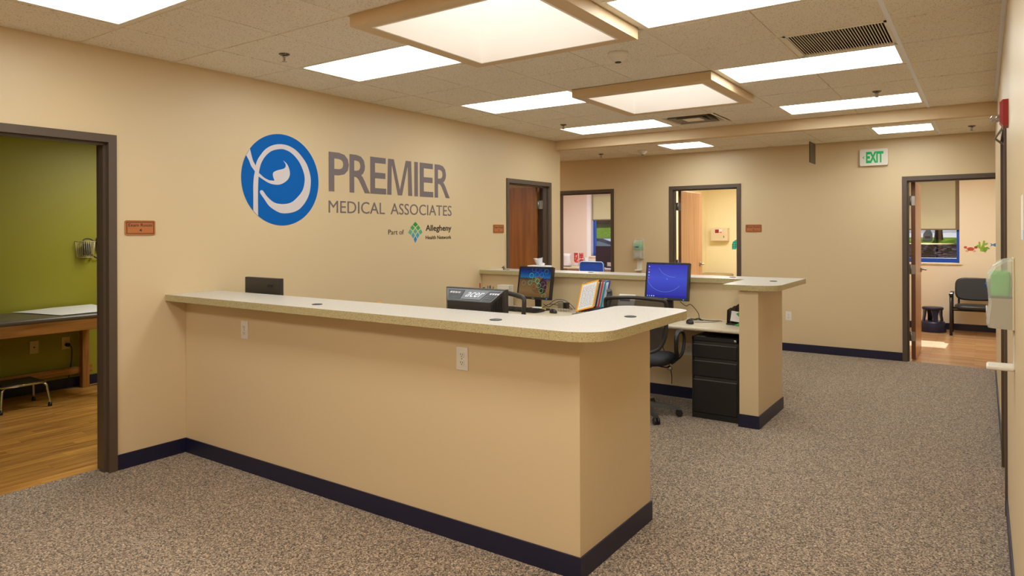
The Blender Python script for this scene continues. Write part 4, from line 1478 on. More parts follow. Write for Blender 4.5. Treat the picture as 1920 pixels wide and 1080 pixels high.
cord('black cable looping from the field screen stand toward the silver holder', [(.93, 5.86, .80), (1.00, 5.84, .775), (1.05, 5.85, .80), (1.12, 5.88, .835), (1.17, 5.92, .80), (1.20, 5.98, .75)])
cord('black cable crossing low behind the keyboard', [(.92, 5.87, .765), (1.0, 5.87, .80), (1.08, 5.9, .79), (1.14, 5.95, .765), (1.18, 6.0, .745)])
M['bluecable'] = mat('blue_cable', (40, 60, 130), .4)
cord('blue cable arching behind the keyboard from the field screen', [(.98, 5.9, .80), (1.06, 5.89, .846), (1.14, 5.91, .845), (1.19, 5.96, .80), (1.215, 6.0, .75)], m='bluecable')
cord('black cable hanging from the blue screen down to the desk', [(2.36, 5.88, .90), (2.40, 5.92, .86), (2.44, 5.93, .875), (2.50, 5.95, .80), (2.52, 5.93, .745), (2.56, 5.92, .745)])
loop = [(2.50 + .045 * math.cos(a) * (1 + .04 * math.sin(3 * a)), 5.90 + .035 * math.sin(a), .747 + .004 * (i % 3)) for i, a in enumerate([k * .7 for k in range(24)])]
cord('coiled black cable on the desk behind the right mouse', loop + [(2.60, 5.92, .745), (2.68, 5.95, .745), (2.72, 5.93, .745)], .003)
cord('thin black cable running right of the mouse to the coil', [(2.55, 5.72, .746), (2.60, 5.76, .745), (2.66, 5.82, .745), (2.70, 5.90, .745)], .002)
cord('black cord hanging below the rear desk near the task chair', [(2.16, 6.03, .70), (2.14, 6.00, .5), (2.20, 5.98, .35), (2.23, 6.0, .22), (2.22, 6.03, .12)], .0035)

# flip folder stand
fs = thing('display_stand', 'desk flip stand of five folders in yellow, black, red, teal and blue', 'display stand', (1.535, 5.74, .74), math.radians(0))
PB().box(-.15, -.02, -.10, .14, 0, .014, .003).build('base', M['steel'], fs)
cols = [('yellow', (238, 170, 20)), ('black', (38, 34, 34)), ('red', (196, 52, 48)), ('teal', (0, 150, 176)), ('blue', (40, 60, 160))]
for i, (nm, c) in enumerate(cols):
    mm = mat('folder_' + nm, c, .4)
    d_ = Vector((.182, .004, .052)).normalized()
    s_ = Vector((-.0285, .175, .26)).normalized()
    o_ = Vector((-.13 + .0125 * i + (.008 if i == 4 else 0), -.055 + .030 * i + (.012 if i == 4 else 0), .028 - .003 * i))
    R = Matrix((d_, d_.cross(s_) * -1, s_)).transposed().to_4x4()
    R.translation = o_
    W2, H2, k = .19, .30, .014
    fr = PB().box(0, W2, -.003, .003, 0, k).box(0, W2, -.003, .003, H2 - k, H2).box(0, k, -.003, .003, k, H2 - k).box(W2 - k, W2, -.003, .003, k, H2 - k)
    fr.v = [tuple(R @ Vector(p)) for p in fr.v]
    fo = fr.build('folder', mm, fs)
    fo['label'] = nm + ' framed folder'
    pp = PB().box(k, W2 - k, -.0012, .0012, k, H2 - k)
    pp.v = [tuple(R @ Vector(p)) for p in pp.v]
    pp.build('paper_sheet', M['paper'], fo)
    if i == 0:
        ln = PB()
        for r in range(22):
            zz = .035 + r * .0105
            xx = .026
            while xx < .165:
                l = random.uniform(.008, .03)
                ln.box(xx, min(xx + l, .17), -.0018, -.0011, zz, zz + .0028)
                xx += l + random.uniform(.004, .012)
        ln.v = [tuple(R @ Vector(p)) for p in ln.v]
        o = ln.build('printed_lines', mat('pale_print', (150, 150, 158), .7), fo); o['kind'] = 'stuff'
PB().tube([(-.14, -.03, .012), (-.168, .155, .285), (-.14, .158, .292)], .006, 8).build('support_post', M['steel'], fs)

# silver card holder on wire legs
t = thing('card_holder', 'small silver and black holder on wire legs beside the folders', 'desk holder', (1.165, 5.86, .74))
PB().box(-.05, .012, -.03, .03, .03, .085, .003).build('silver_box', M['steel'], t)
PB().box(.012, .030, -.03, .03, .030, .088, .003).box(.036, .052, -.03, .03, .030, .088, .003).build('black_box', M['black'], t)
w = PB()
for xx in (-.045, -.015, .015, .045):
    for yy in (-.025, .025): w.cyl((xx, yy, 0), (xx, yy, .032), .0016, seg=6)
w.build('wire_legs', M['steel'], t)['kind'] = 'stuff'

# notes in front of the field screen
t = thing('note_pad', 'white and yellow sticky note pads at the foot of the field screen', 'note pad', (.94, 5.74, .77))
PB().box(-.05, .03, -.03, .03, -.004, .010, .002).build('white_pad', M['paper'], t)
PB().box(.0, .08, -.035, .025, -.014, -.004, .002).build('yellow_pad', mat('yellow_pad', (236, 222, 130), .6), t)

# telephone
ph = thing('telephone', 'grey desk telephone with upright handset behind the task chair back', 'telephone', (1.735, 5.80, .74))
PB().prism([(-.10, 0), (-.10, .02), (.09, .09), (.10, .09), (.10, 0)], -.02, .20, plane='YZ').build('body', M['char'], ph)
sc_ = Matrix.Translation((.10, .07, .09)) @ Matrix.Rotation(math.radians(-20), 4, 'X')
q = PB().box(-.085, .085, -.006, .012, 0, .115, .006); q.v = [tuple(sc_ @ Vector(p)) for p in q.v]; q.build('display_housing', M['white'], ph)
q = PB().box(-.068, .035, -.009, -.005, .045, .095); q.v = [tuple(sc_ @ Vector(p)) for p in q.v]; q.build('display', mat('lcd_grey', (120, 118, 140), .2), ph)
q = PB()
for i in range(4):
    for j in range(4): q.box(.02 + i * .038, .045 + i * .038, -.085 + j * .035, -.065 + j * .035, .03 + j * .013, .046 + j * .013, .003)
q.build('keypad', M['white'], ph)['kind'] = 'stuff'
PB().tube(sweep([(-.055, -.05, .05), (-.055, .02, .12), (-.055, .045, .20), (-.055, .03, .235)], 5), .026, 10, flat=1.0).build('handset', M['char'], ph)

# file sorter and card
t = thing('file_sorter', 'black stepped file sorter on the rear desk against the pier', 'file sorter', (2.88, 5.83, .74), 0)
for i in range(5):
    PB().prism([(-.06, 0), (.07, 0), (.07, .03), (.05, .135 + i * .018), (-.05, .135 + i * .018 - .012), (-.06, .03)], -.055 + i * .034 - .015, -.055 + i * .034 - .010 , plane='YZ').build('divider', M['black'], t)
PB().box(-.075, .12, -.065, .075, 0, .014, .003).build('base', M['black'], t)
t = thing('greeting_card', 'white and green card leaning on the black file sorter', 'card', (2.91, 5.72, .745), math.radians(0))
q = PB().box(-.06, .07, -.001, .001, .03, .115); rt = Matrix.Rotation(math.radians(-8), 4, 'X') @ Matrix.Rotation(math.radians(6), 4, 'Y')
q.v = [tuple(rt @ Vector(p)) for p in q.v]; q.build('sheet', M['paper'], t)
q = PB().prism([(-.02, .095), (.0, .11), (.03, .075), (.015, .068)], -.0022, -.0012, plane='XZ').prism([(-.02, .0), (.03, .03), (.07, .0), (.07, -.0), (.0, .0)], -.02, -.015, plane='XZ')
q.v = [tuple(rt @ Vector(p)) for p in q.v]; q.build('green_print', mat('green_print', (60, 160, 76), .5), t)

# things on the left end of the rear desk, behind the near monitor
t = thing('pen_cup', 'cup of black pens with a red one, behind the near dark monitor', 'pen cup', (.27, 5.86, .74))
PB().lathe([(.036, 0), (.038, .10), (.035, .10), (.034, .006)], (0, 0, 0), 16).build('cup', M['black'], t)
for i, (a, r, m) in enumerate(((0, .02, 'black'), (1.3, .02, 'red'), (2.6, .022, 'black'), (4.0, .02, 'navy_plastic'), (5.2, .02, 'black'))):
    PB().cyl((.012 * math.cos(a), .012 * math.sin(a), .02), (.034 * math.cos(a), .034 * math.sin(a), .20 + .006 * i), .0042, seg=8).build('pen', M[m], t)
t = thing('scissors', 'red-handled marker upright in a black holder nearest the left wall', 'marker', (.13, 5.88, .74))
PB().lathe([(.03, 0), (.03, .16), (.027, .16), (.026, .01)], (0, 0, 0), 14).build('holder', M['black'], t)
PB().cyl((-.012, 0, .02), (-.02, 0, .235), .008, seg=10).build('marker_body', M['red'], t)
PB().tube([(.015, 0, .16), (.02, 0, .185), (.04, 0, .19), (.05, 0, .17)], .006, 6).build('clip', M['black'], t)
t.name = 'marker_holder'
t = thing('paper_tray', 'white box with a grey dark front between near monitor and field screen', 'desk tray', (.42, 5.93, .741))
PB().box(-.09, .06, -.04, .05, 0, .225, .004).build('box', M['white'], t)
PB().box(-.05, .055, -.046, -.04, .03, .10).build('front_panel', M['char'], t)

# items on the rear counter top
t = thing('tissue_box', 'white tissue box with a raised tissue on the rear counter ledge', 'tissue box', (.62, 6.28, 1.112), 0)
PB().box(-.12, .12, -.06, .06, 0, .052, .003).build('box', M['paper'], t)
tis = PB()
P0 = [(-.035, .004, .05), (.02, -.004, .05), (.028, .012, .05), (-.01, .018, .05)]
P1 = [(-.055, -.01, .10), (.012, -.02, .085), (.03, .012, .10), (-.02, .022, .095)]
P2 = [(-.07, -.015, .128), (-.01, -.028, .118), (.035, .008, .140), (-.03, .028, .126)]
tis.ring([P0, P1, P2], smooth=True, caps=False)
tis.add([(.02, 0, .052), (.07, -.01, .058), (.06, .015, .075), (.01, .012, .09)], [(0, 1, 2, 3)])
tis.build('tissue', M['paper'], t, fix=False)
t = thing('key_bunch', 'small dark bunch of keys and a tag on the rear counter ledge', 'keys', (.255, 6.12, 1.11))
for i in range(9):
    a = i * .8
    PB().box(-.004, .03, -.004, .004, .002 + .004 * i, .005 + .004 * i, 0, mtx=Matrix.Rotation(a, 4, 'Z') @ Matrix.Rotation(-.25 * (i % 3), 4, 'Y')).build('key', M['dark'], t)
PB().box(.04, .075, -.012, .012, .0, .01, .003).build('fob', M['steel'], t)
PB().box(-.11, -.02, -.025, .02, 0, .003, .001).build('paper_slip', M['ivory'], t)
# orange-capped bottle peeking over the near counter
t = thing('small_bottle', 'small bottle with an orange cap barely showing over the near counter', 'bottle', (1.27, 3.25, .74))
PB().lathe([(.03, 0), (.032, .02), (.032, .20), (.02, .235), (.013, .26)], (0, 0, 0), 16).build('bottle', M['paper'], t)
PB().lathe([(.020, .255), (.022, .30), (.014, .322), (.004, .325)], (0, 0, 0), 14).build('cap', mat('orange_cap', (230, 150, 20), .4), t)


# ------------------------------------------------------------------ exam room behind the left doorway
et = thing('exam_table', 'wooden exam table with grey vinyl top against the green wall', 'exam table', (-2.47, 2.30, 0))
PB().box(-.36, .35, -1.0, .95, .745, .795, .022, seg=4).build('cushion', M['grey_vinyl'], et)
for xx in (-.34, .315):
    PB().box(xx, xx + .03, -.95, .92, .65, .75, .003).build('apron', M['oak'], et)
for yy in (-.95, .89):
    PB().box(-.34, .345, yy, yy + .03, .65, .75, .003).build('apron', M['oak_v'], et)
for xx in (-.345, .275):
    for yy in (-.92, .84):
        PB().box(xx, xx + .065, yy, yy + .065, 0, .66, .003).build('leg', M['oak_v'], et)
PB().box(-.352, -.325, -.94, .95, .14, .21, .003).build('stretcher', M['oak'], et)
PB().add([(-.345, .26, .800), (.30, .42, .800), (.30, .95, .803), (-.345, .95, .815), (-.345, .60, .812), (-.1, .33, .802)], [(0, 5, 1, 2, 3, 4)]).build('paper_sheet', M['paper'], et)
st = thing('step_stool', 'chrome step stool with black rubber tread before the exam table', 'step stool', (-2.395, 2.463, 0))
PB().box(-.145, .150, -.165, .150, .215, .232, .006).build('tread', M['black'], st)
PB().tube([(-.15, -.17, .216), (.155, -.17, .216), (.155, .155, .216), (-.15, .155, .216)], .009, 8, closed=True).build('rim', M['chrome'], st)
for sx in (-1, 1):
    for sy in (-1, 1):
        P = [(sx * .13, sy * .145, .21), (sx * .145, sy * .165, .19), (sx * .150, sy * .172, .15), (sx * .172, sy * .185, .03)]
        l = PB().tube(sweep(P, 4), .011, 10).build('leg', M['chrome'], st)
        PB().lathe([(.017, 0), (.016, .012), (.013, .035)], (sx * .172, sy * .185, 0), 12).build('rubber_foot', M['black'], l)
outlet('wall_outlet', 'tan data jack plate on the green wall below the exam table', (-2.87, 2.764, .443), (1, 0, 0), 'jack', 'ivory', w=.075, h=.12)
o4 = outlet('wall_outlet', 'tan outlet with a black plug on the green wall below the exam table', (-2.87, 3.038, .447), (1, 0, 0), 'duplex', 'ivory', w=.075, h=.12)
pc = PB().cyl((-2.862, 3.045, .43), (-2.835, 3.05, .428), .019, seg=12)
pc.tube(sweep([(-2.84, 3.05, .428), (-2.82, 3.07, .40), (-2.83, 3.075, .30), (-2.835, 3.06, .18), (-2.835, 3.04, .06), (-2.84, 3.02, .01)], 6), .0045, 6)
tag(pc.build('power_cord', M['cable'], origin=(-2.86, 3.045, .43)), 'black power cord hanging from the plug on the green wall', 'cord')
pc = PB().tube(sweep([(-2.84, 3.02, .008), (-2.80, 3.15, .006), (-2.78, 3.25, .006), (-2.80, 3.4, .006)], 5), .004, 6)
tag(pc.build('power_cord', M['cable'], origin=(-2.84, 3.02, 0)), 'black cable lying on the wood floor behind the exam table leg', 'cord')

bk = thing('wire_basket', 'small wire basket of black tubing on the green wall', 'basket', (-2.87, 3.21, 1.29))
rw = PB()
top = [(.004 + .13 * math.sin(PI * i / 16), -.085 * math.cos(PI * i / 16), .16) for i in range(17)]
bot = [(.004 + .10 * math.sin(PI * i / 16), -.07 * math.cos(PI * i / 16), 0) for i in range(17)]
rw.tube(top, .003, 6, closed=True).tube(bot, .003, 6, closed=True)
rw.build('rim', M['ivory'], bk)
for i in range(17):
    PB().cyl(bot[i], top[i], .0022, seg=6).build('wire', M['ivory'], bk)
for i in range(4):
    y = -.06 + i * .04
    PB().cyl((.004, y, 0), (.09 if i in (1, 2) else .06, y, 0), .0022, seg=6).build('wire', M['ivory'], bk)
cf = thing('blood_pressure_cuff', 'black coiled tubing and cuff stuffed in the wire basket', 'medical cuff', (-2.82, 3.21, 1.30))
PB().box(-.025, .03, -.03, .03, .01, .13, .012).build('cuff', M['seat'], cf)
PB().tube(sweep([(0, -.035, .05), (.01, -.04, .13), (.0, -.02, .17), (0, .02, .175), (.01, .05, .16), (0, .10, .12), (-.02, .135, .06), (-.02, .13, -.02), (-.01, .08, -.01), (0, .03, .03)], 6), .006, 8).build('tube', M['black'], cf)
bp_ = thing('pressure_gauge', 'dark square pressure gauge with pale dial beside the wire basket', 'pressure gauge', (-2.87, 3.39, 1.36))
PB().box(0, .05, -.065, .065, 0, .135, .008).build('case', mat('maroon_plastic', (44, 26, 26), .35), bp_)
PB().lathe([(.045, 0), (.045, .004), (.040, .004)], (.05, .0, .07), 24, axis='X').build('dial_ring', M['ivory'], bp_)
PB().lathe([(.040, 0), (.040, .003)], (.05, .0, .07), 24, axis='X').build('dial', M['ink'], bp_)
PB().tube([(.03, -.03, 0), (.03, -.035, -.04), (.03, -.02, -.07)], .007, 6).build('bulb_hose', M['black'], bp_)


# ------------------------------------------------------------------ windows
def window(name, x0, x1, z0, z1, blind_z, yw=WY, ch=.045):
    y0 = yw + .10
    w = .065
    pb = PB().box(x0, x1, y0, y0 + .08, z0, z0 + w).box(x0, x1, y0, y0 + .08, z1 - w, z1).box(x0, x0 + w * .6, y0, y0 + .08, z0 + w, z1 - w).box(x1 - w * .6, x1, y0, y0 + .08, z0 + w, z1 - w)
    f = struct(name, pb, M['blue'])
    PB().box(x0 + .02, x1 - .02, y0 + .04, y0 + .046, z0 + .02, z1 - .02).build('pane', M['glass'], f)
    PB().box(x0 - .03, x1 + .03, yw - .03, yw + .10, z0 - .025, z0).build('window_sill', M['peach_wall'], f)
    sh = thing('roller_shade', 'placeholder', 'roller shade', ((x0 + x1) / 2, yw + .06, blind_z), 0, 'window roller shades')
    hw_ = (x1 - x0) / 2 - .006
    PB().box(-hw_ + ch, hw_ - ch, -.001, .001, .02, z1 - blind_z).build('cloth', M['shade'], sh)
    PB().box(-hw_, hw_, -.010, .010, 0, .02, .003).build('hem_bar', M['shade_trim'], sh)
    PB().box(hw_ - ch, hw_, -.006, .006, .02, z1 - blind_z).build('side_channel', M['shade_trim'], sh)
    PB().box(-hw_, -hw_ + ch, -.006, .006, .02, z1 - blind_z).build('side_channel', M['shade_trim'], sh)
    return sh


s1 = window('window_1', -2.06, -.86, 1.03, 2.40, 1.76, ch=.012)
struct('trim_lit_reveal', PB().box(-2.145, -2.06, WY - .012, WY - .001, 1.0, 2.42).box(-2.0595, -2.052, WY - .012, WY + .098, 1.031, 2.398), mat('lit_reveal_white', (244, 244, 248), .4))  # white boards stand in for the brightly lit window reveal
s1['label'] = 'tan roller shade half lowered over the window behind the blue chair'
s2 = window('window_2', 3.2, 4.288, 1.03, 2.40, 1.535)
s2['label'] = 'tan roller shade with brown edge seen through the right doorway'

# right room
gc = thing('guest_chair', 'black vinyl guest chair with arm frames in the right room', 'chair', (4.485, 12.0, 0))


def pad(w, d, h, bev): return PB().box(-w / 2, w / 2, -d / 2, d / 2, -h / 2, h / 2, bev, seg=4)


q = PB()
n = 28
sp = []
for i in range(n):
    a = 2 * PI * i / n
    c_, s_ = math.cos(a), math.sin(a)
    sp.append((.25 * abs(c_) ** .45 * (1 if c_ > 0 else -1), .17 * abs(s_) ** .5 * (1 if s_ > 0 else -1)))
Rm = Matrix.Translation((0, .22, .655)) @ Matrix.Rotation(math.radians(-10), 4, 'X')
rings = [[tuple(Rm @ Vector((x * k, y, z * k))) for x, z in sp] for k, y in ((.9, -.028), (.985, -.02), (1, 0), (.985, .02), (.9, .028))]
q.ring(rings); q.build('backrest', M['vinyl'], gc)
q = PB()
rings = [[(x * k, (z * 1.35) * k, zz) for x, z in sp] for k, zz in ((.9, .385), (.99, .395), (1, .415), (.98, .432), (.88, .442))]
q.ring(rings); q.build('seat', M['vinyl'], gc)
for s in (-1, 1):
    x = s * .285
    PB().tube([(x, -.20, .0), (x, -.20, .30), (x, -.20, .575)], .020, 8).build('leg', M['black'], gc)
    PB().tube([(x, .28, .0), (x, .24, .30), (x, .22, .575)], .020, 8).build('leg', M['black'], gc)
    PB().box(x - .027, x + .027, -.235, .26, .575, .615, .016, seg=3).build('armrest', M['black'], gc)
    PB().tube([(x, .235, .35), (x, -.20, .35)], .016, 8).build('side_rail', M['black'], gc)
PB().tube([(-.285, -.05, .36), (.285, -.05, .36)], .014, 8).tube([(-.2, .2, .37), (-.2, .235, .55)], .014, 8).tube([(.2, .2, .37), (.2, .235, .55)], .014, 8).tube([(-.285, .22, .365), (.285, .22, .365)], .014, 8).build('cross_rail', M['black'], gc)

ks = thing('step_stool', 'round navy plastic two-step stool on the floor of the right room', 'step stool', (3.955, 12.13, 0))
PB().lathe([(.175, 0), (.178, .01), (.165, .13), (.155, .155), (.135, .163), (.12, .163)], (0, 0, 0), 28).build('lower_step', M['navy_plastic'], ks)
PB().lathe([(.135, .335), (.142, .345), (.140, .365), (.128, .372), (.02, .372)], (0, 0, 0), 28).build('upper_step', M['navy_plastic'], ks)
for a in (20, 110, 200, 290):
    c_, s_ = math.cos(math.radians(a)), math.sin(math.radians(a))
    rg = []
    for z, r, w in ((.155, .125, .030), (.25, .110, .035), (.345, .105, .055)):
        rg.append([(c_ * rr - s_ * ww, s_ * rr + c_ * ww, z) for rr, ww in ((r - .012, -w), (r + .012, -w), (r + .012, w), (r - .012, w))])
    PB().ring(rg, smooth=False).build('leg', M['navy_plastic'], ks)


# wall stickers in the right room
def sticker(name, label, x, z, polys, cols_, y=WY, s=1.0):
    t = thing(name, label, 'wall sticker', (x, y, z), 0, 'sea life wall stickers')
    for i, (P, c) in enumerate(zip(polys, cols_)):
        PB().prism([(a * s, b * s) for a, b in P], -.002 - .0006 * i, -.0008 - .0006 * i, plane='XZ').build('shape', c, t)


def ell(cx, cz, rx, rz, n=16): return [(cx + rx * math.cos(2 * PI * i / n), cz + rz * math.sin(2 * PI * i / n)) for i in range(n)]


redv, grv, blv, gr2 = mat('red_vinyl', (196, 84, 52), .5), mat('lime_vinyl', (140, 180, 50), .5), mat('sky_vinyl', (50, 130, 180), .5), mat('dark_lime_vinyl', (110, 160, 40), .5)
sticker('crab_sticker', 'small red crab wall sticker in the right room', 4.43, 1.245, [ell(0, 0, .045, .028), ell(-.065, .025, .022, .018), ell(.065, .025, .022, .018), [(-.04, -.02), (-.07, -.03), (-.05, -.035)], [(.04, -.02), (.07, -.03), (.05, -.035)], [(-.06, .01), (-.03, -.008), (-.035, .008)], [(.06, .01), (.03, -.008), (.035, .008)], [(-.03, -.02), (-.05, -.055), (-.02, -.02)], [(.03, -.02), (.05, -.055), (.02, -.02)]], [redv] * 9)


def branch(x0, z0, x1, z1, w0, w1):
    d = Vector((x1 - x0, z1 - z0)).normalized(); nn = Vector((-d.y, d.x))
    return [(x0 + nn.x * w0, z0 + nn.y * w0), (x0 - nn.x * w0, z0 - nn.y * w0), (x1 - nn.x * w1, z1 - nn.y * w1), (x1 + d.x * w1, z1 + d.y * w1), (x1 + nn.x * w1, z1 + nn.y * w1)]


sticker('coral_sticker', 'green coral wall sticker between the crab and the fish', 4.575, 1.21, [branch(0, 0, .01, .08, .03, .02), branch(.0, .03, -.06, .09, .016, .012), branch(-.05, .08, -.075, .07, .012, .010), branch(-.03, .06, -.035, .14, .012, .011), branch(.01, .07, .025, .155, .014, .012), branch(.01, .03, .06, .06, .016, .012), branch(.05, .055, .085, .045, .011, .009), branch(.02, .1, .06, .12, .012, .011), branch(.02, .0, .05, .03, .02, .012)], [grv, grv, grv, grv, grv, gr2, gr2, grv, gr2])
sticker('fish_sticker', 'small blue fish wall sticker cut off by the right wall', 4.76, 1.31, [ell(0, 0, .055, .028), [(-.045, 0), (-.085, .028), (-.075, 0), (-.085, -.028)], [(-.01, .02), (.02, .045), (.03, .02)], [(0, -.02), (.015, -.04), (.025, -.02)], ell(.035, .008, .006, .006, 8)], [blv, blv, blv, blv, M['paper']])

# middle room
sb = thing('sharps_box', 'cream wall cabinet with red warning window in the middle room', 'sharps box', (.63, WY, 1.35))
PB().box(-.155, .155, -.12, 0, 0, .235, .004).build('cabinet', M['ivory'], sb)
PB().box(-.150, .150, -.126, -.12, .004, .228, .003).build('door', M['ivory'], sb)
PB().box(-.075, .06, -.1275, -.126, .14, .215).build('window_label', M['paper'], sb)
PB().box(-.070, .0, -.129, -.1275, .145, .21).build('red_panel', M['red'], sb)
PB().box(.012, .055, -.129, -.1275, .145, .168).build('orange_label', mat('orange_label', (220, 96, 40), .5), sb)
PB().cyl((.09, -.135, .075), (.09, -.12, .075), .010, seg=10).box(.086, .094, -.137, -.128, .06, .10).build('lock', M['brass'], sb)
elp = mat('teal_vinyl', (34, 160, 140), .5)
tck = bpy.data.materials['teal_vinyl'].node_tree
ck = tck.nodes.new('ShaderNodeTexChecker'); ck.inputs['Scale'].default_value = 34
ck.inputs['Color1'].default_value = lin((40, 176, 156)); ck.inputs['Color2'].default_value = lin((20, 124, 108))
tc_ = tck.nodes.new('ShaderNodeTexCoord'); mp_ = tck.nodes.new('ShaderNodeMapping'); mp_.inputs['Rotation'].default_value = (0, math.radians(45), 0)
tck.links.new(tc_.outputs['Object'], mp_.inputs['Vector']); tck.links.new(mp_.outputs[0], ck.inputs['Vector']); tck.links.new(ck.outputs[0], tck.nodes['Principled BSDF'].inputs['Base Color'])
t = thing('elephant_sticker', 'teal checked elephant wall sticker in the middle room', 'wall sticker', (.95, WY, 1.20))
PB().prism([(-.12, -.0), (-.12, .09), (-.10, .14), (-.05, .17), (.04, .175), (.10, .16), (.13, .12), (.135, .03), (.125, .03), (.10, .09), (.08, .06), (.075, 0), (.02, 0), (.01, .03), (-.04, .03), (-.05, 0)], -.002, -.0008, plane='XZ').build('shape', elp, t)
tb = thing('exam_table', 'exam table with tan vinyl top in the middle room, beyond the ledge', 'exam table', (.62, 11.75, 0))
PB().box(-.24, .30, -.75, .55, .68, .775, .03, seg=4).build('cushion', mat('tan_vinyl', (150, 128, 84), .4), tb)
PB().box(-.22, .28, -.70, .50, .10, .68, .004).build('cabinet_base', M['oak_v'], tb)

# left office
tof = thing('desk', 'pale office desk under the window in the left room', 'desk', (-1.65, 12.15, 0))
PB().box(-1.0, 1.0, -.30, .32, .79, .825, .006).build('worktop', M['desk'], tof)
for xx in (-.98, .95): PB().box(xx, xx + .03, -.26, .30, 0, .79).build('side_panel', M['desk'], tof)
t = thing('plastic_bag', 'upright white plastic bag on the office desk at the left', 'bag', (-2.33, 11.98, .825))
rg = [[(.075 * k * (abs(math.cos(a)) ** .5) * (1 if math.cos(a) > 0 else -1) + .01 * math.sin(3 * a + z * 20), .05 * k * math.sin(a), z) for a in [2 * PI * i / 16 for i in range(16)]] for k, z in ((.8, 0), (1.0, .03), (.96, .12), (1.0, .20), (1.06, .262))]
PB().ring(rg).build('bag_body', M['paper'], t)
PB().box(-.07, .07, -.05, .05, -.0, .012, .003).build('dark_base', M['dark'], t)
t = thing('picture_card', 'pair of red patterned cards standing at the office wall', 'picture card', (-2.29, 12.38, .87))
red_p = speckle('red_pattern', (206, 60, 64), (30, 24, 50), (246, 226, 214), 26, .5, .42, .56)
for dx in (-.062, .062):
    PB().box(dx - .055, dx + .055, .0, .004, -.04, .23, .001).build('card', M['paper'], t)
    PB().box(dx - .048, dx + .048, -.002, .0, .02, .22).build('print', red_p, t)
t = thing('tissue_box', 'white tissue box beside the office monitor', 'tissue box', (-2.0, 12.2, .825))
PB().box(-.06, .06, -.06, .06, 0, .10, .003).build('box', M['paper'], t)
PB().ring([[(-.02, -.01, .1), (.02, -.01, .1), (.02, .01, .1), (-.02, .01, .1)], [(-.05, -.02, .19), (.03, -.015, .17), (.045, .015, .20), (-.03, .02, .175)]], smooth=False, caps=False).build('tissue', M['paper'], t, fix=False)
t = thing('monitor', 'dark switched-off monitor in the left office before the window', 'monitor', (-1.545, 12.10, .825))
PB().box(-.20, .24, -.015, .015, .10, .42, .004).build('bezel', mat('purple_black_plastic', (40, 28, 40), .35), t)
PB().box(-.04, .04, -.01, .02, .01, .20).box(-.11, .11, -.07, .07, 0, .012, .004).build('stand', M['black'], t)
t = thing('keyboard', 'dark phone and papers cluster right of the office chair', 'desk clutter', (-1.33, 11.95, .825))
PB().box(-.10, .10, -.06, .06, 0, .03, .004).build('body', M['navy_plastic'], t)
PB().box(.0, .08, -.05, .04, .03, .09, .004).build('handset', M['paper'], t)
t.name = 'desk_phone'
oc = thing('office_chair', 'glossy bright blue office chair back in the left room', 'chair', (-1.42, 11.32, 0))
bluem = mat('glossy_blue_cloth', (8, 80, 196), .25)
bp2 = [(-.235, .50), (-.255, .80), (-.245, .93), (-.215, .965), (.215, .965), (.245, .93), (.255, .80), (.235, .50)]
PB().prism(bp2, -.02, .02, plane='XZ').build('backrest', bluem, oc)
PB().tube([(a, -.022, b) for a, b in bp2], .010, 8).build('rim_piping', mat('pale_blue_piping', (150, 190, 235), .3), oc)
PB().box(-.23, .23, 0, .46, .44, .52, .03, seg=3).build('seat', bluem, oc)
PB().cyl((0, .22, .08), (0, .22, .44), .025, seg=10).build('gas_lift', M['black'], oc)
for k in range(5):
    a = math.radians(72 * k)
    PB().tube([(0, .22, .09), (.28 * math.cos(a), .22 + .28 * math.sin(a), .045)], .02, 6).build('leg', M['black'], oc)


# ------------------------------------------------------------------ outside
def noise_mat(name, stops, scale, rough=.9, bump=.5, voro=False):
    m, nt, p = new_mat(name)
    p.inputs['Roughness'].default_value = rough
    p.inputs['Specular IOR Level'].default_value = 0.0
    tc = nt.nodes.new('ShaderNodeTexCoord')
    n = nt.nodes.new('ShaderNodeTexVoronoi' if voro else 'ShaderNodeTexNoise')
    n.inputs['Scale'].default_value = scale
    if not voro: n.inputs['Detail'].default_value = 6
    r = nt.nodes.new('ShaderNodeValToRGB')
    e = r.color_ramp.elements
    e[0].position, e[0].color = stops[0][0], lin(stops[0][1])
    e[1].position, e[1].color = stops[-1][0], lin(stops[-1][1])
    for p_, c in stops[1:-1]:
        a = e.new(p_); a.color = lin(c)
    nt.links.new(tc.outputs['Object'], n.inputs['Vector'])
    nt.links.new(n.outputs['Distance' if voro else 'Fac'], r.inputs['Fac'])
    nt.links.new(r.outputs['Color'], p.inputs['Base Color'])
    b = nt.nodes.new('ShaderNodeBump'); b.inputs['Strength'].default_value = bump; b.inputs['Distance'].default_value = .05
    nt.links.new(r.outputs['Color'], b.inputs['Height'])
    nt.links.new(b.outputs['Normal'], p.inputs['Normal'])
    return m


M['grass'] = noise_mat('grass_blades', [(.3, (34, 58, 14)), (.5, (72, 104, 26)), (.7, (118, 148, 48))], 6)
M['mulch'] = noise_mat('bark_mulch', [(.40, (8, 7, 10)), (.52, (26, 22, 27)), (.66, (92, 88, 96))], 14)
M['road'] = noise_mat('pale_pavement', [(.3, (150, 150, 152)), (.7, (182, 182, 184))], 3, bump=.1)
M['hedge'] = noise_mat('hedge_leaves', [(.3, (14, 26, 14)), (.7, (44, 66, 34))], 5)


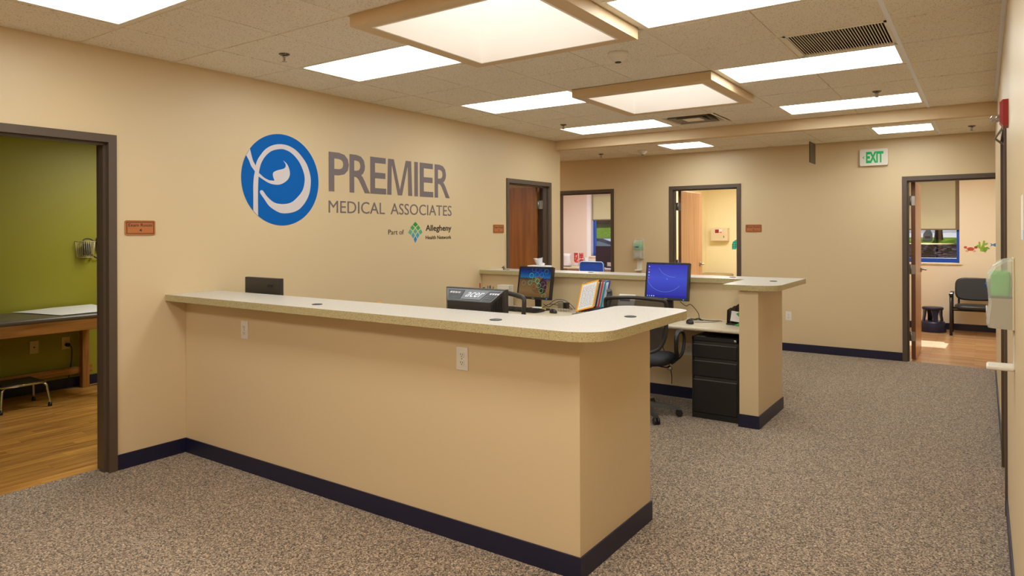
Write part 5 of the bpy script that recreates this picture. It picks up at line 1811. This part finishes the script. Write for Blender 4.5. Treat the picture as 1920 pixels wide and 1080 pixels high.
def strip(name, xs, prof, m, jig=0.0, ny=1):
    pb = PB()
    nx = 24
    rows = []
    for i in range(len(prof) - 1):
        for k in range(ny):
            f = k / ny
            rows.append((prof[i][0] + (prof[i + 1][0] - prof[i][0]) * f, prof[i][1] + (prof[i + 1][1] - prof[i][1]) * f))
    rows.append(prof[-1])
    vs = [(xs[0] + (xs[1] - xs[0]) * j / nx, y, z + random.uniform(-jig, jig)) for y, z in rows for j in range(nx + 1)]
    fs = [(r * (nx + 1) + j, r * (nx + 1) + j + 1, (r + 1) * (nx + 1) + j + 1, (r + 1) * (nx + 1) + j) for r in range(len(rows) - 1) for j in range(nx)]
    pb.add(vs, fs)
    return struct(name, pb, m, fix=False)


strip('ground_mulch_bed', (1, 9), [(12.72, .72), (14.2, 1.02), (16.0, 1.27)], M['mulch'], .03, 8)
strip('ground_grass_verge', (1, 9), [(16.0, 1.27), (17.4, 1.36), (18.2, 1.36)], M['grass'], .02, 6)
strip('ground_road', (1, 14), [(18.2, 1.32), (34, 1.42), (36, 2.0)], M['road'])
strip('ground_far_lawn', (-2, 14), [(36, 1.4), (60, 5.5)], M['grass'], .05, 4)
strip('ground_parking_lot', (-30, 1), [(12.72, -.1), (21, -.1)], M['road'])
strip('ground_hill_lawn', (-40, 1), [(21, .2), (26, .7), (44, 2.05)], M['grass'], .06, 6)
hd = strip('ground_hedge_bank', (-50, -6), [(44, 1.9), (44.5, 4.4), (47, 6.2)], M['hedge'], .35, 5)

# small tree trunk and grey box seen through the right window
tr = thing('tree', 'dark tree trunk standing on the grass outside the right window', 'tree', (3.80, 17.2, 1.34))
P = [(0, 0, -.03), (0, 0, .2), (.01, 0, .9), (.0, 0, 2.4), (.02, .0, 4.6)]
PB().tube(P, .1, 12, radii=[.085, .070, .062, .06, .05]).build('trunk', mat('dark_bark', (52, 46, 44), .9, bump=.8, bscale=30), tr)
cr = PB()
for i in range(260):
    a, b2 = random.uniform(0, 2 * PI), random.uniform(-1, 1)
    r = 1.3 * random.uniform(.75, 1.0)
    c = Vector((r * math.cos(a) * math.sqrt(1 - b2 * b2), r * math.sin(a) * math.sqrt(1 - b2 * b2), 5.4 + r * b2))
    u = Vector((random.uniform(-1, 1), random.uniform(-1, 1), random.uniform(-1, 1))).normalized() * .16
    v = u.cross(Vector((random.uniform(-1, 1), 1, .3))).normalized() * .10
    cr.add([c - u, c + v, c + u, c - v], [(0, 1, 2, 3)])
o = cr.build('foliage', M['hedge'], tr, fix=False); o['kind'] = 'stuff'
gb = thing('utility_box', 'grey tapered utility box beside the tree trunk outside the window', 'utility box', (3.63, 16.9, 1.31))
PB().ring([[(-.10, -.08, 0), (.07, -.08, 0), (.07, .08, 0), (-.10, .08, 0)], [(-.09, -.08, .15), (.07, -.08, .15), (.07, .08, .15), (-.09, .08, .15)], [(-.04, -.05, .22), (.04, -.05, .22), (.04, .05, .22), (-.04, .05, .22)], [(-.04, -.05, .27), (.04, -.05, .27), (.04, .05, .27), (-.04, .05, .27)]], smooth=False).build('housing', mat('grey_blue_plastic', (104, 116, 128), .5), gb)
PB().box(-.06, .04, -.083, -.08, .05, .10).build('cover_slot', M['slot'], gb)

# parked car outside the left window, seen side on
car = thing('car', 'dark blue parked car outside the office window', 'car', (-4.6, 17.6, -.1))
navy = mat('navy_car_paint', (22, 50, 84), .18, coat=.6)
side = [(-2.2, .35), (-2.25, .62), (-2.15, .85), (-1.5, .93), (-.95, .98), (.95, 1.0), (1.7, .95), (2.2, .80), (2.3, .55), (2.25, .32)]
cab = [(-1.45, .93), (-.85, 1.36), (-.4, 1.44), (.55, 1.43), (1.05, 1.28), (1.55, .96)]
rg = []
for y, k, dz in ((-.90, .97, .0), (-.86, 1, .0), (.86, 1, 0), (.90, .97, 0)):
    rg.append([(x * k, y, z) for x, z in side])
PB().ring(rg, smooth=False).build('body', navy, car)
rg = [[(x * .98, y, .93 + (z - .93) * (.98)) for x, z in cab] for y in (-.70, .70)]
rg = [[(x, y * (1 - .18 * (z - .93) / .5), z) for x, z in cab] for y in (-.84, .84)]
PB().ring(rg, smooth=False).build('roof', navy, car)
gl = mat('car_glass', (120, 160, 190), .08, .6)
PB().prism([(-1.15, .98), (-.75, 1.32), (-.05, 1.38), (-.05, .99)], -.80, -.775, plane='XZ').build('side_window', gl, car)
PB().prism([(.02, .99), (.02, 1.38), (.50, 1.36), (.92, 1.24), (1.25, .99)], -.80, -.775, plane='XZ').build('side_window', gl, car)
for xx in (-1.4, 1.4):
    w_ = PB().cyl((xx, -.93, .32), (xx, -.70, .32), .32, seg=24).build('wheel', M['black'], car)
    PB().cyl((xx, -.94, .32), (xx, -.92, .32), .19, seg=16).build('hubcap', M['steel'], w_)
